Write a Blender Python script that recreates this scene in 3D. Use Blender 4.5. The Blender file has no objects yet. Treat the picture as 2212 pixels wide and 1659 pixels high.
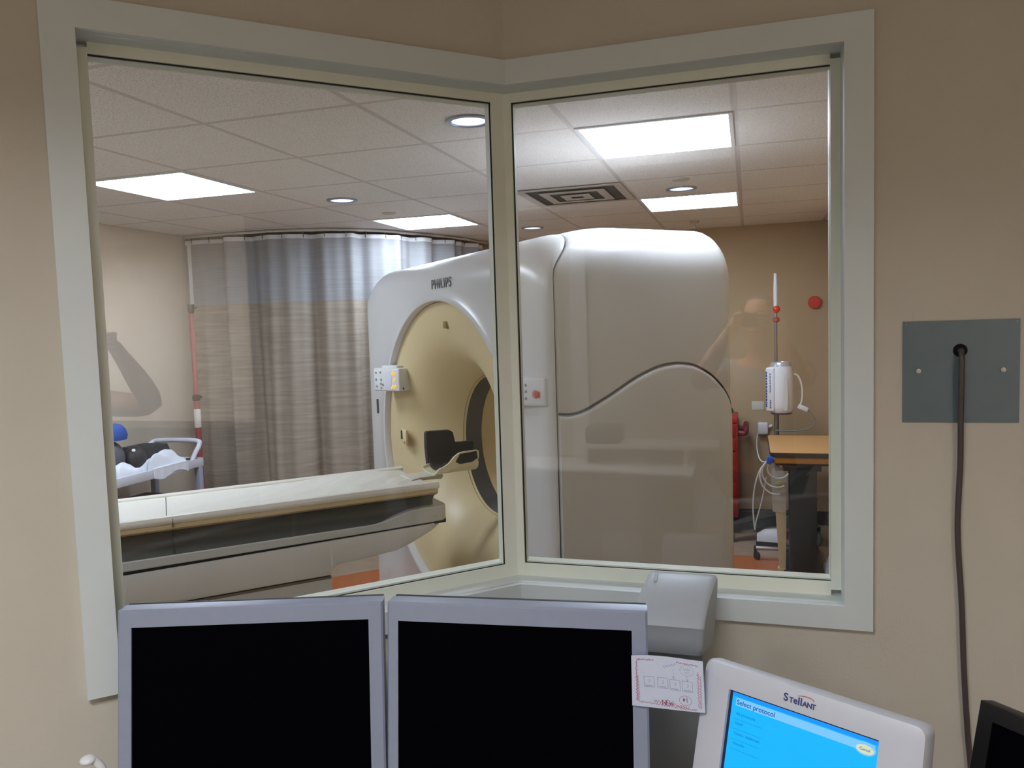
import bpy, bmesh, math, random
from math import sin, cos, pi, radians, sqrt
from mathutils import Vector, Matrix

random.seed(7)
C = bpy.context.scene.collection
SQ = 0.5 ** 0.5
V = Vector

# ------------------------------------------------------------------ materials
def lin(c):
    return tuple(((v / 255) / 12.92 if v / 255 <= 0.04045 else ((v / 255 + 0.055) / 1.055) ** 2.4) for v in c) + (1.0,)

MATS = {}
def mat(name, rgb, rough=0.5, metal=0.0, spec=0.5, noise=0.0, nscale=40.0, bump=0.0, bscale=300.0,
        emit=None, estr=0.0, sub=0.0, alpha=None, coat=0.0):
    if name in MATS:
        return MATS[name]
    m = bpy.data.materials.new(name)
    m.use_nodes = True
    nt = m.node_tree
    b = nt.nodes['Principled BSDF']
    col = lin(rgb)
    b.inputs['Base Color'].default_value = col
    b.inputs['Roughness'].default_value = rough
    b.inputs['Metallic'].default_value = metal
    b.inputs['Specular IOR Level'].default_value = spec
    if coat:
        b.inputs['Coat Weight'].default_value = coat
        b.inputs['Coat Roughness'].default_value = 0.1
    if alpha is not None:
        b.inputs['Alpha'].default_value = alpha
    tc = nt.nodes.new('ShaderNodeTexCoord')
    if noise > 0:
        n = nt.nodes.new('ShaderNodeTexNoise')
        n.inputs['Scale'].default_value = nscale
        n.inputs['Detail'].default_value = 4
        r = nt.nodes.new('ShaderNodeValToRGB')
        r.color_ramp.elements[0].position = 0.3
        r.color_ramp.elements[1].position = 0.7
        r.color_ramp.elements[0].color = tuple(max(0, v * (1 - noise)) for v in col[:3]) + (1,)
        r.color_ramp.elements[1].color = tuple(min(1, v * (1 + noise)) for v in col[:3]) + (1,)
        nt.links.new(tc.outputs['Object'], n.inputs['Vector'])
        nt.links.new(n.outputs['Fac'], r.inputs['Fac'])
        nt.links.new(r.outputs['Color'], b.inputs['Base Color'])
    if bump > 0:
        n2 = nt.nodes.new('ShaderNodeTexNoise')
        n2.inputs['Scale'].default_value = bscale
        n2.inputs['Detail'].default_value = 3
        bp = nt.nodes.new('ShaderNodeBump')
        bp.inputs['Strength'].default_value = bump
        bp.inputs['Distance'].default_value = 0.002
        nt.links.new(tc.outputs['Object'], n2.inputs['Vector'])
        nt.links.new(n2.outputs['Fac'], bp.inputs['Height'])
        nt.links.new(bp.outputs['Normal'], b.inputs['Normal'])
    if emit is not None:
        b.inputs['Emission Color'].default_value = lin(emit)
        b.inputs['Emission Strength'].default_value = estr
    MATS[name] = m
    return m

def glass_mat():
    """thin pane: straight-through transmission plus a Fresnel reflection on each face"""
    m = bpy.data.materials.new('window_glass')
    m.use_nodes = True
    nt = m.node_tree
    nt.nodes.clear()
    out = nt.nodes.new('ShaderNodeOutputMaterial')
    tr = nt.nodes.new('ShaderNodeBsdfTransparent')
    tr.inputs['Color'].default_value = (0.985, 0.99, 0.985, 1)
    gl = nt.nodes.new('ShaderNodeBsdfGlossy')
    gl.inputs['Roughness'].default_value = 0.0
    mx = nt.nodes.new('ShaderNodeMixShader')
    fr = nt.nodes.new('ShaderNodeFresnel')
    geo = nt.nodes.new('ShaderNodeNewGeometry')
    mr = nt.nodes.new('ShaderNodeMapRange')       # same reflectance from both sides of the sheet
    mr.inputs['To Min'].default_value = 1.55
    mr.inputs['To Max'].default_value = 1 / 1.55
    nt.links.new(geo.outputs['Backfacing'], mr.inputs['Value'])
    nt.links.new(mr.outputs['Result'], fr.inputs['IOR'])
    nt.links.new(fr.outputs['Fac'], mx.inputs['Fac'])
    nt.links.new(tr.outputs['BSDF'], mx.inputs[1])
    nt.links.new(gl.outputs['BSDF'], mx.inputs[2])
    nt.links.new(mx.outputs['Shader'], out.inputs['Surface'])
    return m

def ceiling_mat():
    m = bpy.data.materials.new('acoustic_tile_ceiling')
    m.use_nodes = True
    nt = m.node_tree
    b = nt.nodes['Principled BSDF']
    b.inputs['Roughness'].default_value = 0.9
    b.inputs['Specular IOR Level'].default_value = 0.1
    tc = nt.nodes.new('ShaderNodeTexCoord')
    sx = nt.nodes.new('ShaderNodeSeparateXYZ')
    nt.links.new(tc.outputs['Object'], sx.inputs[0])
    def m1(op, a, bv):
        n = nt.nodes.new('ShaderNodeMath'); n.operation = op
        for i, q in enumerate((a, bv)):
            if isinstance(q, (int, float)): n.inputs[i].default_value = q
            else: nt.links.new(q, n.inputs[i])
        return n.outputs[0]
    dx = m1('PINGPONG', m1('ADD', sx.outputs[0], 0.046 + 0.61 * 40), 0.305)
    dy = m1('PINGPONG', m1('ADD', sx.outputs[1], -2.416 + 0.61 * 40), 0.305)
    d = m1('MINIMUM', dx, dy)
    bar = m1('LESS_THAN', d, 0.012)
    n = nt.nodes.new('ShaderNodeTexNoise')
    n.inputs['Scale'].default_value = 170; n.inputs['Detail'].default_value = 5
    nt.links.new(tc.outputs['Object'], n.inputs['Vector'])
    r = nt.nodes.new('ShaderNodeValToRGB')
    r.color_ramp.elements[0].position = 0.36; r.color_ramp.elements[1].position = 0.46
    r.color_ramp.elements[0].color = lin((196, 188, 182)); r.color_ramp.elements[1].color = lin((236, 230, 224))
    nt.links.new(n.outputs['Fac'], r.inputs['Fac'])
    mx = nt.nodes.new('ShaderNodeMix'); mx.data_type = 'RGBA'
    nt.links.new(bar, mx.inputs['Factor'])
    nt.links.new(r.outputs['Color'], mx.inputs['A'])
    mx.inputs['B'].default_value = lin((206, 197, 191))
    nt.links.new(mx.outputs['Result'], b.inputs['Base Color'])
    # the T-bars sit a touch lower than the tiles: shadow edge through bump
    sm = m1('SMOOTH_MIN', m1('MULTIPLY', d, 40.0), 0.6)
    bp = nt.nodes.new('ShaderNodeBump'); bp.inputs['Strength'].default_value = 0.5; bp.inputs['Distance'].default_value = 0.004
    nt.links.new(sm, bp.inputs['Height'])
    nt.links.new(bp.outputs['Normal'], b.inputs['Normal'])
    return m

def fabric_mat(name, rgb, rgb2, weave=140.0, rough=0.85, trans=0.0):
    m = bpy.data.materials.new(name)
    m.use_nodes = True
    nt = m.node_tree
    b = nt.nodes['Principled BSDF']
    b.inputs['Roughness'].default_value = rough
    b.inputs['Specular IOR Level'].default_value = 0.15
    if trans:
        b.inputs['Alpha'].default_value = 1 - trans
    tc = nt.nodes.new('ShaderNodeTexCoord')
    mp = nt.nodes.new('ShaderNodeMapping')
    mp.inputs['Scale'].default_value = (3, 3, weave)
    n = nt.nodes.new('ShaderNodeTexNoise'); n.inputs['Scale'].default_value = 1.0; n.inputs['Detail'].default_value = 3
    r = nt.nodes.new('ShaderNodeValToRGB')
    r.color_ramp.elements[0].position = 0.35; r.color_ramp.elements[1].position = 0.65
    r.color_ramp.elements[0].color = lin(rgb2); r.color_ramp.elements[1].color = lin(rgb)
    nt.links.new(tc.outputs['Object'], mp.inputs['Vector'])
    nt.links.new(mp.outputs['Vector'], n.inputs['Vector'])
    nt.links.new(n.outputs['Fac'], r.inputs['Fac'])
    nt.links.new(r.outputs['Color'], b.inputs['Base Color'])
    return m

def wood_mat(name, rgb, rgb2):
    m = bpy.data.materials.new(name)
    m.use_nodes = True
    nt = m.node_tree
    b = nt.nodes['Principled BSDF']
    b.inputs['Roughness'].default_value = 0.35
    tc = nt.nodes.new('ShaderNodeTexCoord')
    mp = nt.nodes.new('ShaderNodeMapping'); mp.inputs['Scale'].default_value = (40, 2.5, 40)
    n = nt.nodes.new('ShaderNodeTexNoise'); n.inputs['Scale'].default_value = 1.5; n.inputs['Detail'].default_value = 5
    r = nt.nodes.new('ShaderNodeValToRGB')
    r.color_ramp.elements[0].color = lin(rgb2); r.color_ramp.elements[1].color = lin(rgb)
    nt.links.new(tc.outputs['Object'], mp.inputs['Vector']); nt.links.new(mp.outputs['Vector'], n.inputs['Vector'])
    nt.links.new(n.outputs['Fac'], r.inputs['Fac']); nt.links.new(r.outputs['Color'], b.inputs['Base Color'])
    return m

# ------------------------------------------------------------------ mesh builder
def AB(a, b, z=0.0):
    return V(((a + b) * SQ, (a - b) * SQ, z))
ABM = Matrix(((SQ, SQ, 0, 0), (SQ, -SQ, 0, 0), (0, 0, 1, 0), (0, 0, 0, 1)))   # (a,b,z) -> world
def frame(o, x, y, z):
    m = Matrix.Identity(4)
    for i, c in enumerate((x, y, z, o)):
        for j in range(3): m[j][i] = c[j]
    return m

class MB:
    def __init__(self, T=None):
        self.bm = bmesh.new(); self.T = T
    def _p(self, p):
        p = V(p)
        return self.T @ p if self.T else p
    def add(self, vs, fs):
        b = [self.bm.verts.new(self._p(v)) for v in vs]
        for f in fs:
            try: self.bm.faces.new([b[i] for i in f])
            except ValueError: pass
        return self
    def box(self, c, s, bevel=0.0, seg=2, R=None, taper=None):
        t = bmesh.new()
        bmesh.ops.create_cube(t, size=1.0)
        for v in t.verts:
            v.co = V((v.co.x * s[0], v.co.y * s[1], v.co.z * s[2]))
            if taper and v.co.z < 0:
                v.co.x *= taper; v.co.y *= taper
        if bevel > 0:
            bmesh.ops.bevel(t, geom=t.edges[:], offset=bevel, segments=seg, profile=0.5, affect='EDGES')
        for v in t.verts:
            if R is not None: v.co = R @ v.co
            v.co = v.co + V(c)
        self.merge(t)
        return self
    def box2(self, lo, hi, bevel=0.0, seg=2):
        return self.box([(lo[i] + hi[i]) / 2 for i in range(3)], [abs(hi[i] - lo[i]) for i in range(3)], bevel, seg)
    def merge(self, t):
        t.verts.index_update()
        vs = [v.co.copy() for v in t.verts]
        fs = [[v.index for v in f.verts] for f in t.faces]
        t.free()
        self.add(vs, fs)
    def prism(self, poly, z0, z1):
        n = len(poly)
        vs = [(p[0], p[1], z0) for p in poly] + [(p[0], p[1], z1) for p in poly]
        fs = [list(range(n))[::-1], list(range(n, 2 * n))] + [[i, (i + 1) % n, n + (i + 1) % n, n + i] for i in range(n)]
        return self.add(vs, fs)
    def loft(self, rings, close=True, cap0=False, cap1=False):
        n = len(rings[0])
        vs = [p for r in rings for p in r]
        fs = []
        for i in range(len(rings) - 1):
            for j in range(n if close else n - 1):
                k = (j + 1) % n
                fs.append([i * n + j, i * n + k, (i + 1) * n + k, (i + 1) * n + j])
        if cap0: fs.append(list(range(n))[::-1])
        if cap1: fs.append([(len(rings) - 1) * n + j for j in range(n)])
        return self.add(vs, fs)
    def tube(self, pts, r, n=10, close=False, caps=True):
        pts = [V(p) for p in pts]
        L = len(pts)
        rad = r if isinstance(r, (list, tuple)) else [r] * L
        rings = []
        up = None
        for i in range(L):
            if close: t = pts[(i + 1) % L] - pts[i - 1]
            else: t = pts[min(i + 1, L - 1)] - pts[max(i - 1, 0)]
            t.normalize()
            if up is None:
                up = V((0, 0, 1)) if abs(t.z) < 0.9 else V((1, 0, 0))
            u = (up - t * up.dot(t)).normalized()
            w = t.cross(u); up = u
            rings.append([pts[i] + (u * cos(2 * pi * k / n) + w * sin(2 * pi * k / n)) * rad[i] for k in range(n)])
        if close: rings.append(rings[0])
        return self.loft(rings, True, caps and not close, caps and not close)
    def lathe(self, prof, o=(0, 0, 0), axis=(0, 0, 1), n=32, caps=True):
        ax = V(axis).normalized()
        u = (V((1, 0, 0)) if abs(ax.x) < 0.9 else V((0, 1, 0)))
        u = (u - ax * u.dot(ax)).normalized(); w = ax.cross(u)
        rings = [[V(o) + ax * h + (u * cos(2 * pi * k / n) + w * sin(2 * pi * k / n)) * r for k in range(n)] for r, h in prof]
        return self.loft(rings, True, caps, caps)
    def grid(self, fn, nu, nv):
        return self.loft([[fn(i / nu, j / nv) for j in range(nv + 1)] for i in range(nu + 1)], False)
    def sheet(self, fn, nu, nv, th):
        """curved sheet of real thickness: fn(u,v)->(point, normal)"""
        g = [[fn(i / nu, j / nv) for j in range(nv + 1)] for i in range(nu + 1)]
        rings = []
        for i in range(nu + 1):
            row = [p + nrm * th / 2 for p, nrm in g[i]] + [p - nrm * th / 2 for p, nrm in reversed(g[i])]
            rings.append(row)
        return self.loft(rings, True, True, True)
    def ball(self, c, r, sx=1, sy=1, sz=1, n=16):
        t = bmesh.new()
        bmesh.ops.create_uvsphere(t, u_segments=n, v_segments=n // 2 + 2, radius=r)
        for v in t.verts: v.co = V((v.co.x * sx, v.co.y * sy, v.co.z * sz)) + V(c)
        self.merge(t); return self
    def text(self, body, size, F, depth=0.0004, bold=0.0, align='LEFT', sx=1.0, space=1.0):
        cu = bpy.data.curves.new('lettering', 'FONT')
        cu.body = body; cu.size = size; cu.extrude = depth; cu.offset = bold * size; cu.align_x = align; cu.space_character = space
        o = bpy.data.objects.new('lettering', cu); C.objects.link(o)
        dg = bpy.context.evaluated_depsgraph_get()
        me = bpy.data.meshes.new_from_object(o.evaluated_get(dg))
        t = bmesh.new(); t.from_mesh(me)
        for v in t.verts: v.co = F @ V((v.co.x * sx, v.co.y, v.co.z))
        self.merge(t)
        bpy.data.objects.remove(o); bpy.data.curves.remove(cu); bpy.data.meshes.remove(me)
        return self
    def mesh(self, name, shift=V((0, 0, 0)), smooth=True, angle=35):
        bmesh.ops.remove_doubles(self.bm, verts=self.bm.verts[:], dist=1e-6)
        bmesh.ops.recalc_face_normals(self.bm, faces=self.bm.faces[:])
        if shift.length: bmesh.ops.translate(self.bm, verts=self.bm.verts[:], vec=-shift)
        me = bpy.data.meshes.new(name)
        self.bm.to_mesh(me); self.bm.free()
        if smooth:
            me.polygons.foreach_set('use_smooth', [True] * len(me.polygons))
            me.set_sharp_from_angle(angle=radians(angle))
        return me

def wpos(o):
    p = V(o.location)
    while o.parent: o = o.parent; p = p + V(o.location)
    return p
def part(name, mb, m, parent, smooth=True, angle=35, label=None, origin=None):
    me = mb.mesh(name, wpos(parent), smooth, angle)
    me.materials.append(m)
    o = bpy.data.objects.new(name, me); C.objects.link(o); o.parent = parent
    if label: o['label'] = label
    return o
def tag(o, label, cat, group=None):
    o['label'] = label; o['category'] = cat
    if group: o['group'] = group
    return o
def thing(name, label, cat, loc, group=None):
    o = bpy.data.objects.new(name, None); C.objects.link(o); o.location = V(loc)
    o.empty_display_size = 0.1
    return tag(o, label, cat, group)
def solid(name, mb, m, label, cat, group=None, smooth=True, angle=35):
    xs = [v.co for v in mb.bm.verts]
    lo = V([min(p[i] for p in xs) for i in range(3)]); hi = V([max(p[i] for p in xs) for i in range(3)])
    o0 = V(((lo.x + hi.x) / 2, (lo.y + hi.y) / 2, lo.z))
    me = mb.mesh(name, o0, smooth, angle); me.materials.append(m)
    o = bpy.data.objects.new(name, me); C.objects.link(o); o.location = o0
    return tag(o, label, cat, group)
def struct(name, mb, m, parent=None, smooth=False, label=None):
    me = mb.mesh(name, wpos(parent) if parent else V((0, 0, 0)), smooth)
    me.materials.append(m)
    o = bpy.data.objects.new(name, me); C.objects.link(o)
    if parent: o.parent = parent
    else: o['kind'] = 'structure'
    if label: o['label'] = label
    return o
def spline(pts, n=8):
    pts = [V(p) for p in pts]
    P = [pts[0] * 2 - pts[1]] + pts + [pts[-1] * 2 - pts[-2]]
    out = []
    for i in range(1, len(P) - 2):
        for k in range(n):
            t = k / n
            a, b, c, d = P[i - 1], P[i], P[i + 1], P[i + 2]
            out.append(0.5 * ((2 * b) + (c - a) * t + (2 * a - 5 * b + 4 * c - d) * t * t + (3 * b - a - 3 * c + d) * t ** 3))
    out.append(pts[-1])
    return out
def lerp(a, b, t): return a + (b - a) * t
def sstep(e0, e1, x):
    t = min(1, max(0, (x - e0) / (e1 - e0))); return t * t * (3 - 2 * t)

# colours of the place
wall_paint = mat('beige_wall_paint', (200, 192, 178), 0.75, spec=0.25, noise=0.02, nscale=6, bump=0.25, bscale=180)
scan_paint = mat('tan_wall_paint', (184, 160, 126), 0.75, spec=0.25, noise=0.02, nscale=5, bump=0.2, bscale=180)
trim_paint = mat('white_trim_paint', (213, 219, 219), 0.45, noise=0.015, nscale=12)
stop_paint = mat('cream_stop_paint', (232, 234, 220), 0.42, noise=0.015, nscale=15)
black_rubber = mat('black_rubber', (18, 18, 17), 0.6)
white_shell = mat('white_gantry_shell', (208, 206, 204), 0.27, noise=0.01, nscale=3, spec=0.45)
cream_shell = mat('cream_gantry_shell', (211, 192, 148), 0.38, noise=0.015, nscale=4)
dark_gap = mat('dark_seam', (52, 48, 44), 0.7)
vinyl_floor = mat('beige_vinyl_floor', (158, 136, 114), 0.4, noise=0.1, nscale=9)
orange_floor = wood_mat('orange_vinyl_floor', (184, 112, 70), (158, 90, 52))
silver = mat('silver_plastic', (146, 152, 172), 0.38, metal=0.15, noise=0.015, nscale=60)
grey_plastic = mat('light_grey_plastic', (176, 181, 188), 0.45, noise=0.012, nscale=50)
dark_plastic = mat('charcoal_plastic', (44, 45, 47), 0.5, noise=0.05, nscale=30)
black_plastic = mat('black_plastic', (12, 12, 14), 0.35)
black_screen = mat('unlit_screen', (2, 2, 5), 0.6, spec=0.02)
white_plastic = mat('white_plastic', (222, 222, 224), 0.4, noise=0.01)
chrome = mat('chrome', (200, 200, 205), 0.18, metal=1.0)
glass = glass_mat()
ceil_m = ceiling_mat()

# ------------------------------------------------------------------ the rooms
H = 2.442
XL, XR, YB = -4.07, 0.60, 6.65            # scan room walls
RY, LB = 1.645, -1.518                     # control-side faces of the two window walls
TH = 0.13
GY, GB = 1.704, -1.577                     # glass planes
Z0, Z1 = 1.097, 2.191                      # clear opening
def corner(ry, lb):                        # where wall plane y=ry meets plane b=lb
    return V((ry + lb / SQ, ry, 0))
c_in, c_out = corner(RY, LB), corner(RY + TH, LB - TH)
A_L0, X_R1 = -0.004, 0.176                 # far ends of the opening

f = MB(); f.box2((-5.2, -3.4, -0.06), (3.2, 7.0, 0.0)); struct('floor', f, vinyl_floor)
f = MB()
f.prism([(XR, 5.08), (XR, 5.66), (-1.71, 5.66), (-4.07, 3.30), (-4.07, 2.52), (-1.51, 5.08)], 0.0, 0.003)
struct('floor_orange', f, orange_floor)
f = MB(); f.box2((-5.2, -3.4, H), (3.2, 7.0, H + 0.06)); struct('ceiling', f, ceil_m)

# right window wall: four pieces round the opening
f = MB()
f.prism([(c_in.x, RY), (2.0, RY), (2.0, RY + TH), (c_out.x, RY + TH)], 0, Z0 - 0.012)
f.prism([(c_in.x, RY), (2.0, RY), (2.0, RY + TH), (c_out.x, RY + TH)], Z1 + 0.012, H)
f.box2((X_R1 + 0.012, RY, Z0 - 0.012), (2.0, RY + TH, Z1 + 0.012))
struct('wall_right', f, wall_paint)
# left window wall, running at 45 degrees
A_END = -4.05
def Lp(a, b): p = AB(a, b); return (p.x, p.y)
ca_in, ca_out = (c_in.x + c_in.y) * SQ, (c_out.x + c_out.y) * SQ
f = MB()
f.prism([Lp(ca_in, LB), Lp(A_END, LB), Lp(A_END, LB - TH), Lp(ca_out, LB - TH)], 0, Z0 - 0.012)
f.prism([Lp(ca_in, LB), Lp(A_END, LB), Lp(A_END, LB - TH), Lp(ca_out, LB - TH)], Z1 + 0.012, H)
f.prism([Lp(A_L0 - 0.012, LB), Lp(A_END, LB), Lp(A_END, LB - TH), Lp(A_L0 - 0.012, LB - TH)], Z0 - 0.012, Z1 + 0.012)
struct('wall_left', f, wall_paint)
# scan room walls
f = MB(); f.box2((XL - 0.1, YB, 0), (XR + 0.1, YB + 0.1, H)); struct('wall_scan_back', f, scan_paint)
f = MB(); f.box2((XR, RY + TH, 0), (XR + 0.1, YB, H)); struct('wall_scan_right', f, scan_paint)
f = MB(); f.box2((XL - 0.1, -1.6, 0), (XL, YB, H))
struct('wall_scan_left', f, mat('light_beige_wall_paint', (190, 180, 165), 0.75, spec=0.25, noise=0.02, nscale=6, bump=0.2, bscale=180))
# control room's other walls (behind the photographer)
f = MB(); f.box2((2.0, -0.80, 0), (2.1, RY + TH, H)); struct('wall_control_right', f, wall_paint)
alc = mat('bright_alcove_paint', (226, 216, 202), 0.7, noise=0.01, nscale=5)
f = MB(); f.box2((3.0, -3.2, 0), (3.1, -0.80, H)); f.box2((2.1, -0.80, 0), (3.1, -0.70, H)); f.box2((1.4, -3.3, 0), (3.1, -3.2, H)); f.box2((1.4, -3.2, 0), (1.5, -1.85, H)); struct('wall_alcove', f, alc)
f = MB(); f.box2((-4.07, -1.85, 0), (1.5, -1.75, H)); struct('wall_control_back', f, wall_paint)
# baseboards
base_m = mat('dark_brown_baseboard', (58, 42, 44), 0.5)
f = MB(); f.box2((XL, YB - 0.012, 0.0), (XR, YB, 0.11), 0.003); struct('baseboard_scan_back', f, base_m)
f = MB(); f.box2((XR - 0.012, RY + TH, 0.0), (XR, YB - 0.012, 0.11), 0.003); struct('baseboard_scan_right', f, base_m)
f = MB(); f.box2((XL, 0.0, 0.0), (XL + 0.012, YB - 0.012, 0.11), 0.003); struct('baseboard_scan_left', f, base_m)

# ---- window casing, jamb, stops, glass
CF = 0.016; CW = 0.052                     # casing thickness and width
cc = corner(RY - CF, LB + CF)
cca = (cc.x + cc.y) * SQ
def casing_strip(z0, z1, side):
    if side == 'R':
        return [(c_in.x, RY), (cc.x, RY - CF), (X_R1 + CW, RY - CF), (X_R1 + CW, RY)], z0, z1
    return [Lp(ca_in, LB), Lp(cca, LB + CF), Lp(A_L0 - CW, LB + CF), Lp(A_L0 - CW, LB)], z0, z1
f = MB()
f.prism(*casing_strip(Z1, Z1 + CW, 'R')); f.prism(*casing_strip(Z0 - CW + 0.005, Z0, 'R'))
f.box2((X_R1, RY - CF, Z0), (X_R1 + CW, RY, Z1))
struct('trim_1', f, trim_paint)
f = MB()
f.prism(*casing_strip(Z1, Z1 + CW, 'L')); f.prism(*casing_strip(Z0 - CW + 0.005, Z0, 'L'))
f.prism([Lp(A_L0, LB + CF), Lp(A_L0 - CW, LB + CF), Lp(A_L0 - CW, LB), Lp(A_L0, LB)], Z0, Z1)
struct('trim_2', f, trim_paint)

def window(name, side):
    if side == 'R':
        ry = [RY - 0.001, RY + 0.047, GY - 0.006, GY + 0.006, GY + 0.036, RY + TH]
        def strip(i, j, t0, t1, z0, z1):       # from plane i to plane j, mitred at the corner
            ys = (ry[i], ry[j])
            x0 = [corner(y, LB - (y - RY)).x if t0 is None else t0 for y in ys]
            return [(x0[0], ys[0]), (t1, ys[0]), (t1, ys[1]), (x0[1], ys[1])], z0, z1
        end, sgn = X_R1, 1
    else:
        rb = [LB + 0.001, LB - 0.047, GB + 0.006, GB - 0.006, GB - 0.036, LB - TH]
        def strip(i, j, t0, t1, z0, z1):
            bs = (rb[i], rb[j])
            a0 = []
            for bb in bs:
                c = corner(RY - (bb - LB), bb)
                a0.append((c.x + c.y) * SQ if t0 is None else t0)
            return [Lp(a0[0], bs[0]), Lp(t1, bs[0]), Lp(t1, bs[1]), Lp(a0[1], bs[1])], z0, z1
        end, sgn = A_L0, -1
    root = bpy.data.objects.new(name, None); C.objects.link(root)
    root.location = V((0.0, GY, Z0)) if side == 'R' else AB(0.4, GB, Z0)
    root['kind'] = 'structure'
    J = 0.012
    f = MB()                                   # jamb boards lining the opening
    f.prism(*strip(0, 5, None, end, Z0 - J, Z0)); f.prism(*strip(0, 5, None, end, Z1, Z1 + J))
    f.prism(*strip(0, 5, end, end + sgn * J, Z0 - J, Z1 + J))
    struct('jamb', f, trim_paint, root)
    S = 0.019 if side == 'R' else 0.016
    inner = end - sgn * S
    f = MB()                                   # stop in front of the pane
    f.prism(*strip(1, 2, None, inner, Z0, Z0 + 0.029)); f.prism(*strip(1, 2, None, inner, Z1 - 0.020, Z1))
    f.prism(*strip(1, 2, inner, end, Z0 + 0.012, Z1 - 0.010))
    struct('front_stop', f, stop_paint, root)
    f = MB()
    f.prism(*strip(3, 4, None, inner, Z0, Z0 + 0.030)); f.prism(*strip(3, 4, None, inner, Z1 - 0.020, Z1))
    f.prism(*strip(3, 4, inner, end, Z0, Z1))
    struct('rear_stop', f, stop_paint, root)
    f = MB()
    f.prism(*strip(2, 3, None, end, Z0 + 0.004, Z1 - 0.004))
    struct('pane', f, glass, root)
    # black gasket line along the edge of the pane
    g = 0.0028
    f = MB()
    pe = PM['R'] if side == 'R' else PM['L']
    lo, hi = (2, 2)
    def flat(t0, t1, z0, z1):
        if side == 'R': f.box2((t0, GY - 0.0075, z0), (t1, GY - 0.0058, z1))
        else:
            f.prism([Lp(t0, GB + 0.0075), Lp(t1, GB + 0.0075), Lp(t1, GB + 0.0058), Lp(t0, GB + 0.0058)], z0, z1)
    flat(min(pe, pe + sgn * g), max(pe, pe + sgn * g), Z0 + 0.029, Z1 - 0.02)
    flat(min(pe, inner), max(pe, inner), Z0 + 0.029, Z0 + 0.029 + 0.0016)
    flat(min(pe, inner), max(pe, inner), Z1 - 0.0225, Z1 - 0.02)
    if side == 'L': flat(inner - 0.0012, inner, Z0 + 0.029, Z1 - 0.02)
    struct('gasket', f, black_rubber, root)
    return root
# corner post edges on the stop planes
sc_ = corner(RY + 0.047, LB - 0.047)
PM = {'R': -0.5035, 'L': 0.797}
window('window_1', 'L'); window('window_2', 'R')
f = MB()
pl0 = AB(PM['L'], LB - 0.0465); pl1 = AB(PM['L'], GB - 0.02)
ci = corner(RY + 0.0465, LB - 0.0465); co_ = corner(GY + 0.02, GB - 0.02)
f.prism([(pl0.x, pl0.y), (ci.x, ci.y), (PM['R'], RY + 0.0465), (PM['R'], GY + 0.02), (co_.x, co_.y), (pl1.x, pl1.y)], Z0, Z1)
struct('trim_3', f, stop_paint)            # corner post between the two panes

# white trim strip on the wall behind the photographer, seen only as a reflection in the right pane
f = MB(); f.box2((-1.155, -1.75, 0), (-1.045, -1.728, H), 0.004)
struct('trim_4', f, mat('bright_white_trim', (232, 232, 228), 0.5))

# ------------------------------------------------------------------ ceiling fixtures
diff_m = mat('panel_diffuser', (250, 252, 255), 0.6, emit=(222, 236, 255), estr=1.0)
diff_m.node_tree.nodes['Principled BSDF'].inputs['Emission Strength'].default_value = 23.0
frame_m = mat('white_fixture_frame', (225, 225, 225), 0.5)
def ceiling_panel(cx, cy, label, group='square ceiling panel lights'):
    t = thing('ceiling_panel_light', label, 'ceiling light', (cx, cy, H), group)
    f = MB(); s, w = 0.298, 0.016
    for lo, hi in (((-s, -s), (s, -s + w)), ((-s, s - w), (s, s)), ((-s, -s + w), (-s + w, s - w)), ((s - w, -s + w), (s, s - w))):
        f.box2((cx + lo[0], cy + lo[1], H - 0.006), (cx + hi[0], cy + hi[1], H))
    part('frame', f, frame_m, t)
    f = MB(); f.box2((cx - s + w, cy - s + w, H - 0.004), (cx + s - w, cy + s - w, H))
    part('diffuser', f, diff_m, t)
    return t
ceiling_panel(-2.791, 3.331, 'square lit ceiling panel nearest the pale scan room wall')
ceiling_panel(-2.181, 5.161, 'square lit ceiling panel next to the curtain track')
ceiling_panel(-0.351, 3.331, 'large bright lit ceiling panel in front of the air vent, right of the post')
ceiling_panel(-0.351, 5.161, 'square lit ceiling panel beyond the scanner, near the tan back wall')
ceiling_panel(-2.791, 0.891, 'square lit ceiling panel over the foot end of the patient table')
ceiling_panel(-3.401, 2.111, 'square lit ceiling panel between pale wall and patient table')
can_em = mat('downlight_lens', (235, 242, 250), 0.4, emit=(205, 225, 250), estr=2.2)
def downlight(cx, cy, label):
    t = thing('downlight', label, 'ceiling light', (cx, cy, H), 'round recessed downlights')
    r = 0.066
    f = MB(); f.lathe([(r, 0), (r + 0.022, 0), (r + 0.020, -0.006), (r + 0.004, -0.008), (r, -0.004), (r, 0)], (cx, cy, H), caps=False, n=40)
    part('trim_ring', f, mat('grey_trim_ring', (150, 155, 165), 0.35, metal=0.5), t)
    f = MB(); f.lathe([(0.001, -0.001), (r * 0.6, -0.002), (r, -0.001), (r, 0)], (cx, cy, H), n=40)
    part('lens', f, can_em, t)
downlight(-0.985, 2.764, 'round downlight seen highest, beside the corner post of the windows')
downlight(-2.248, 4.072, 'round downlight between the two lit panels left of the post')
downlight(-1.600, 5.862, 'round downlight low over the top edge of the scanner')
downlight(-0.367, 4.62, 'round downlight between the two lit panels right of the post')

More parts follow.
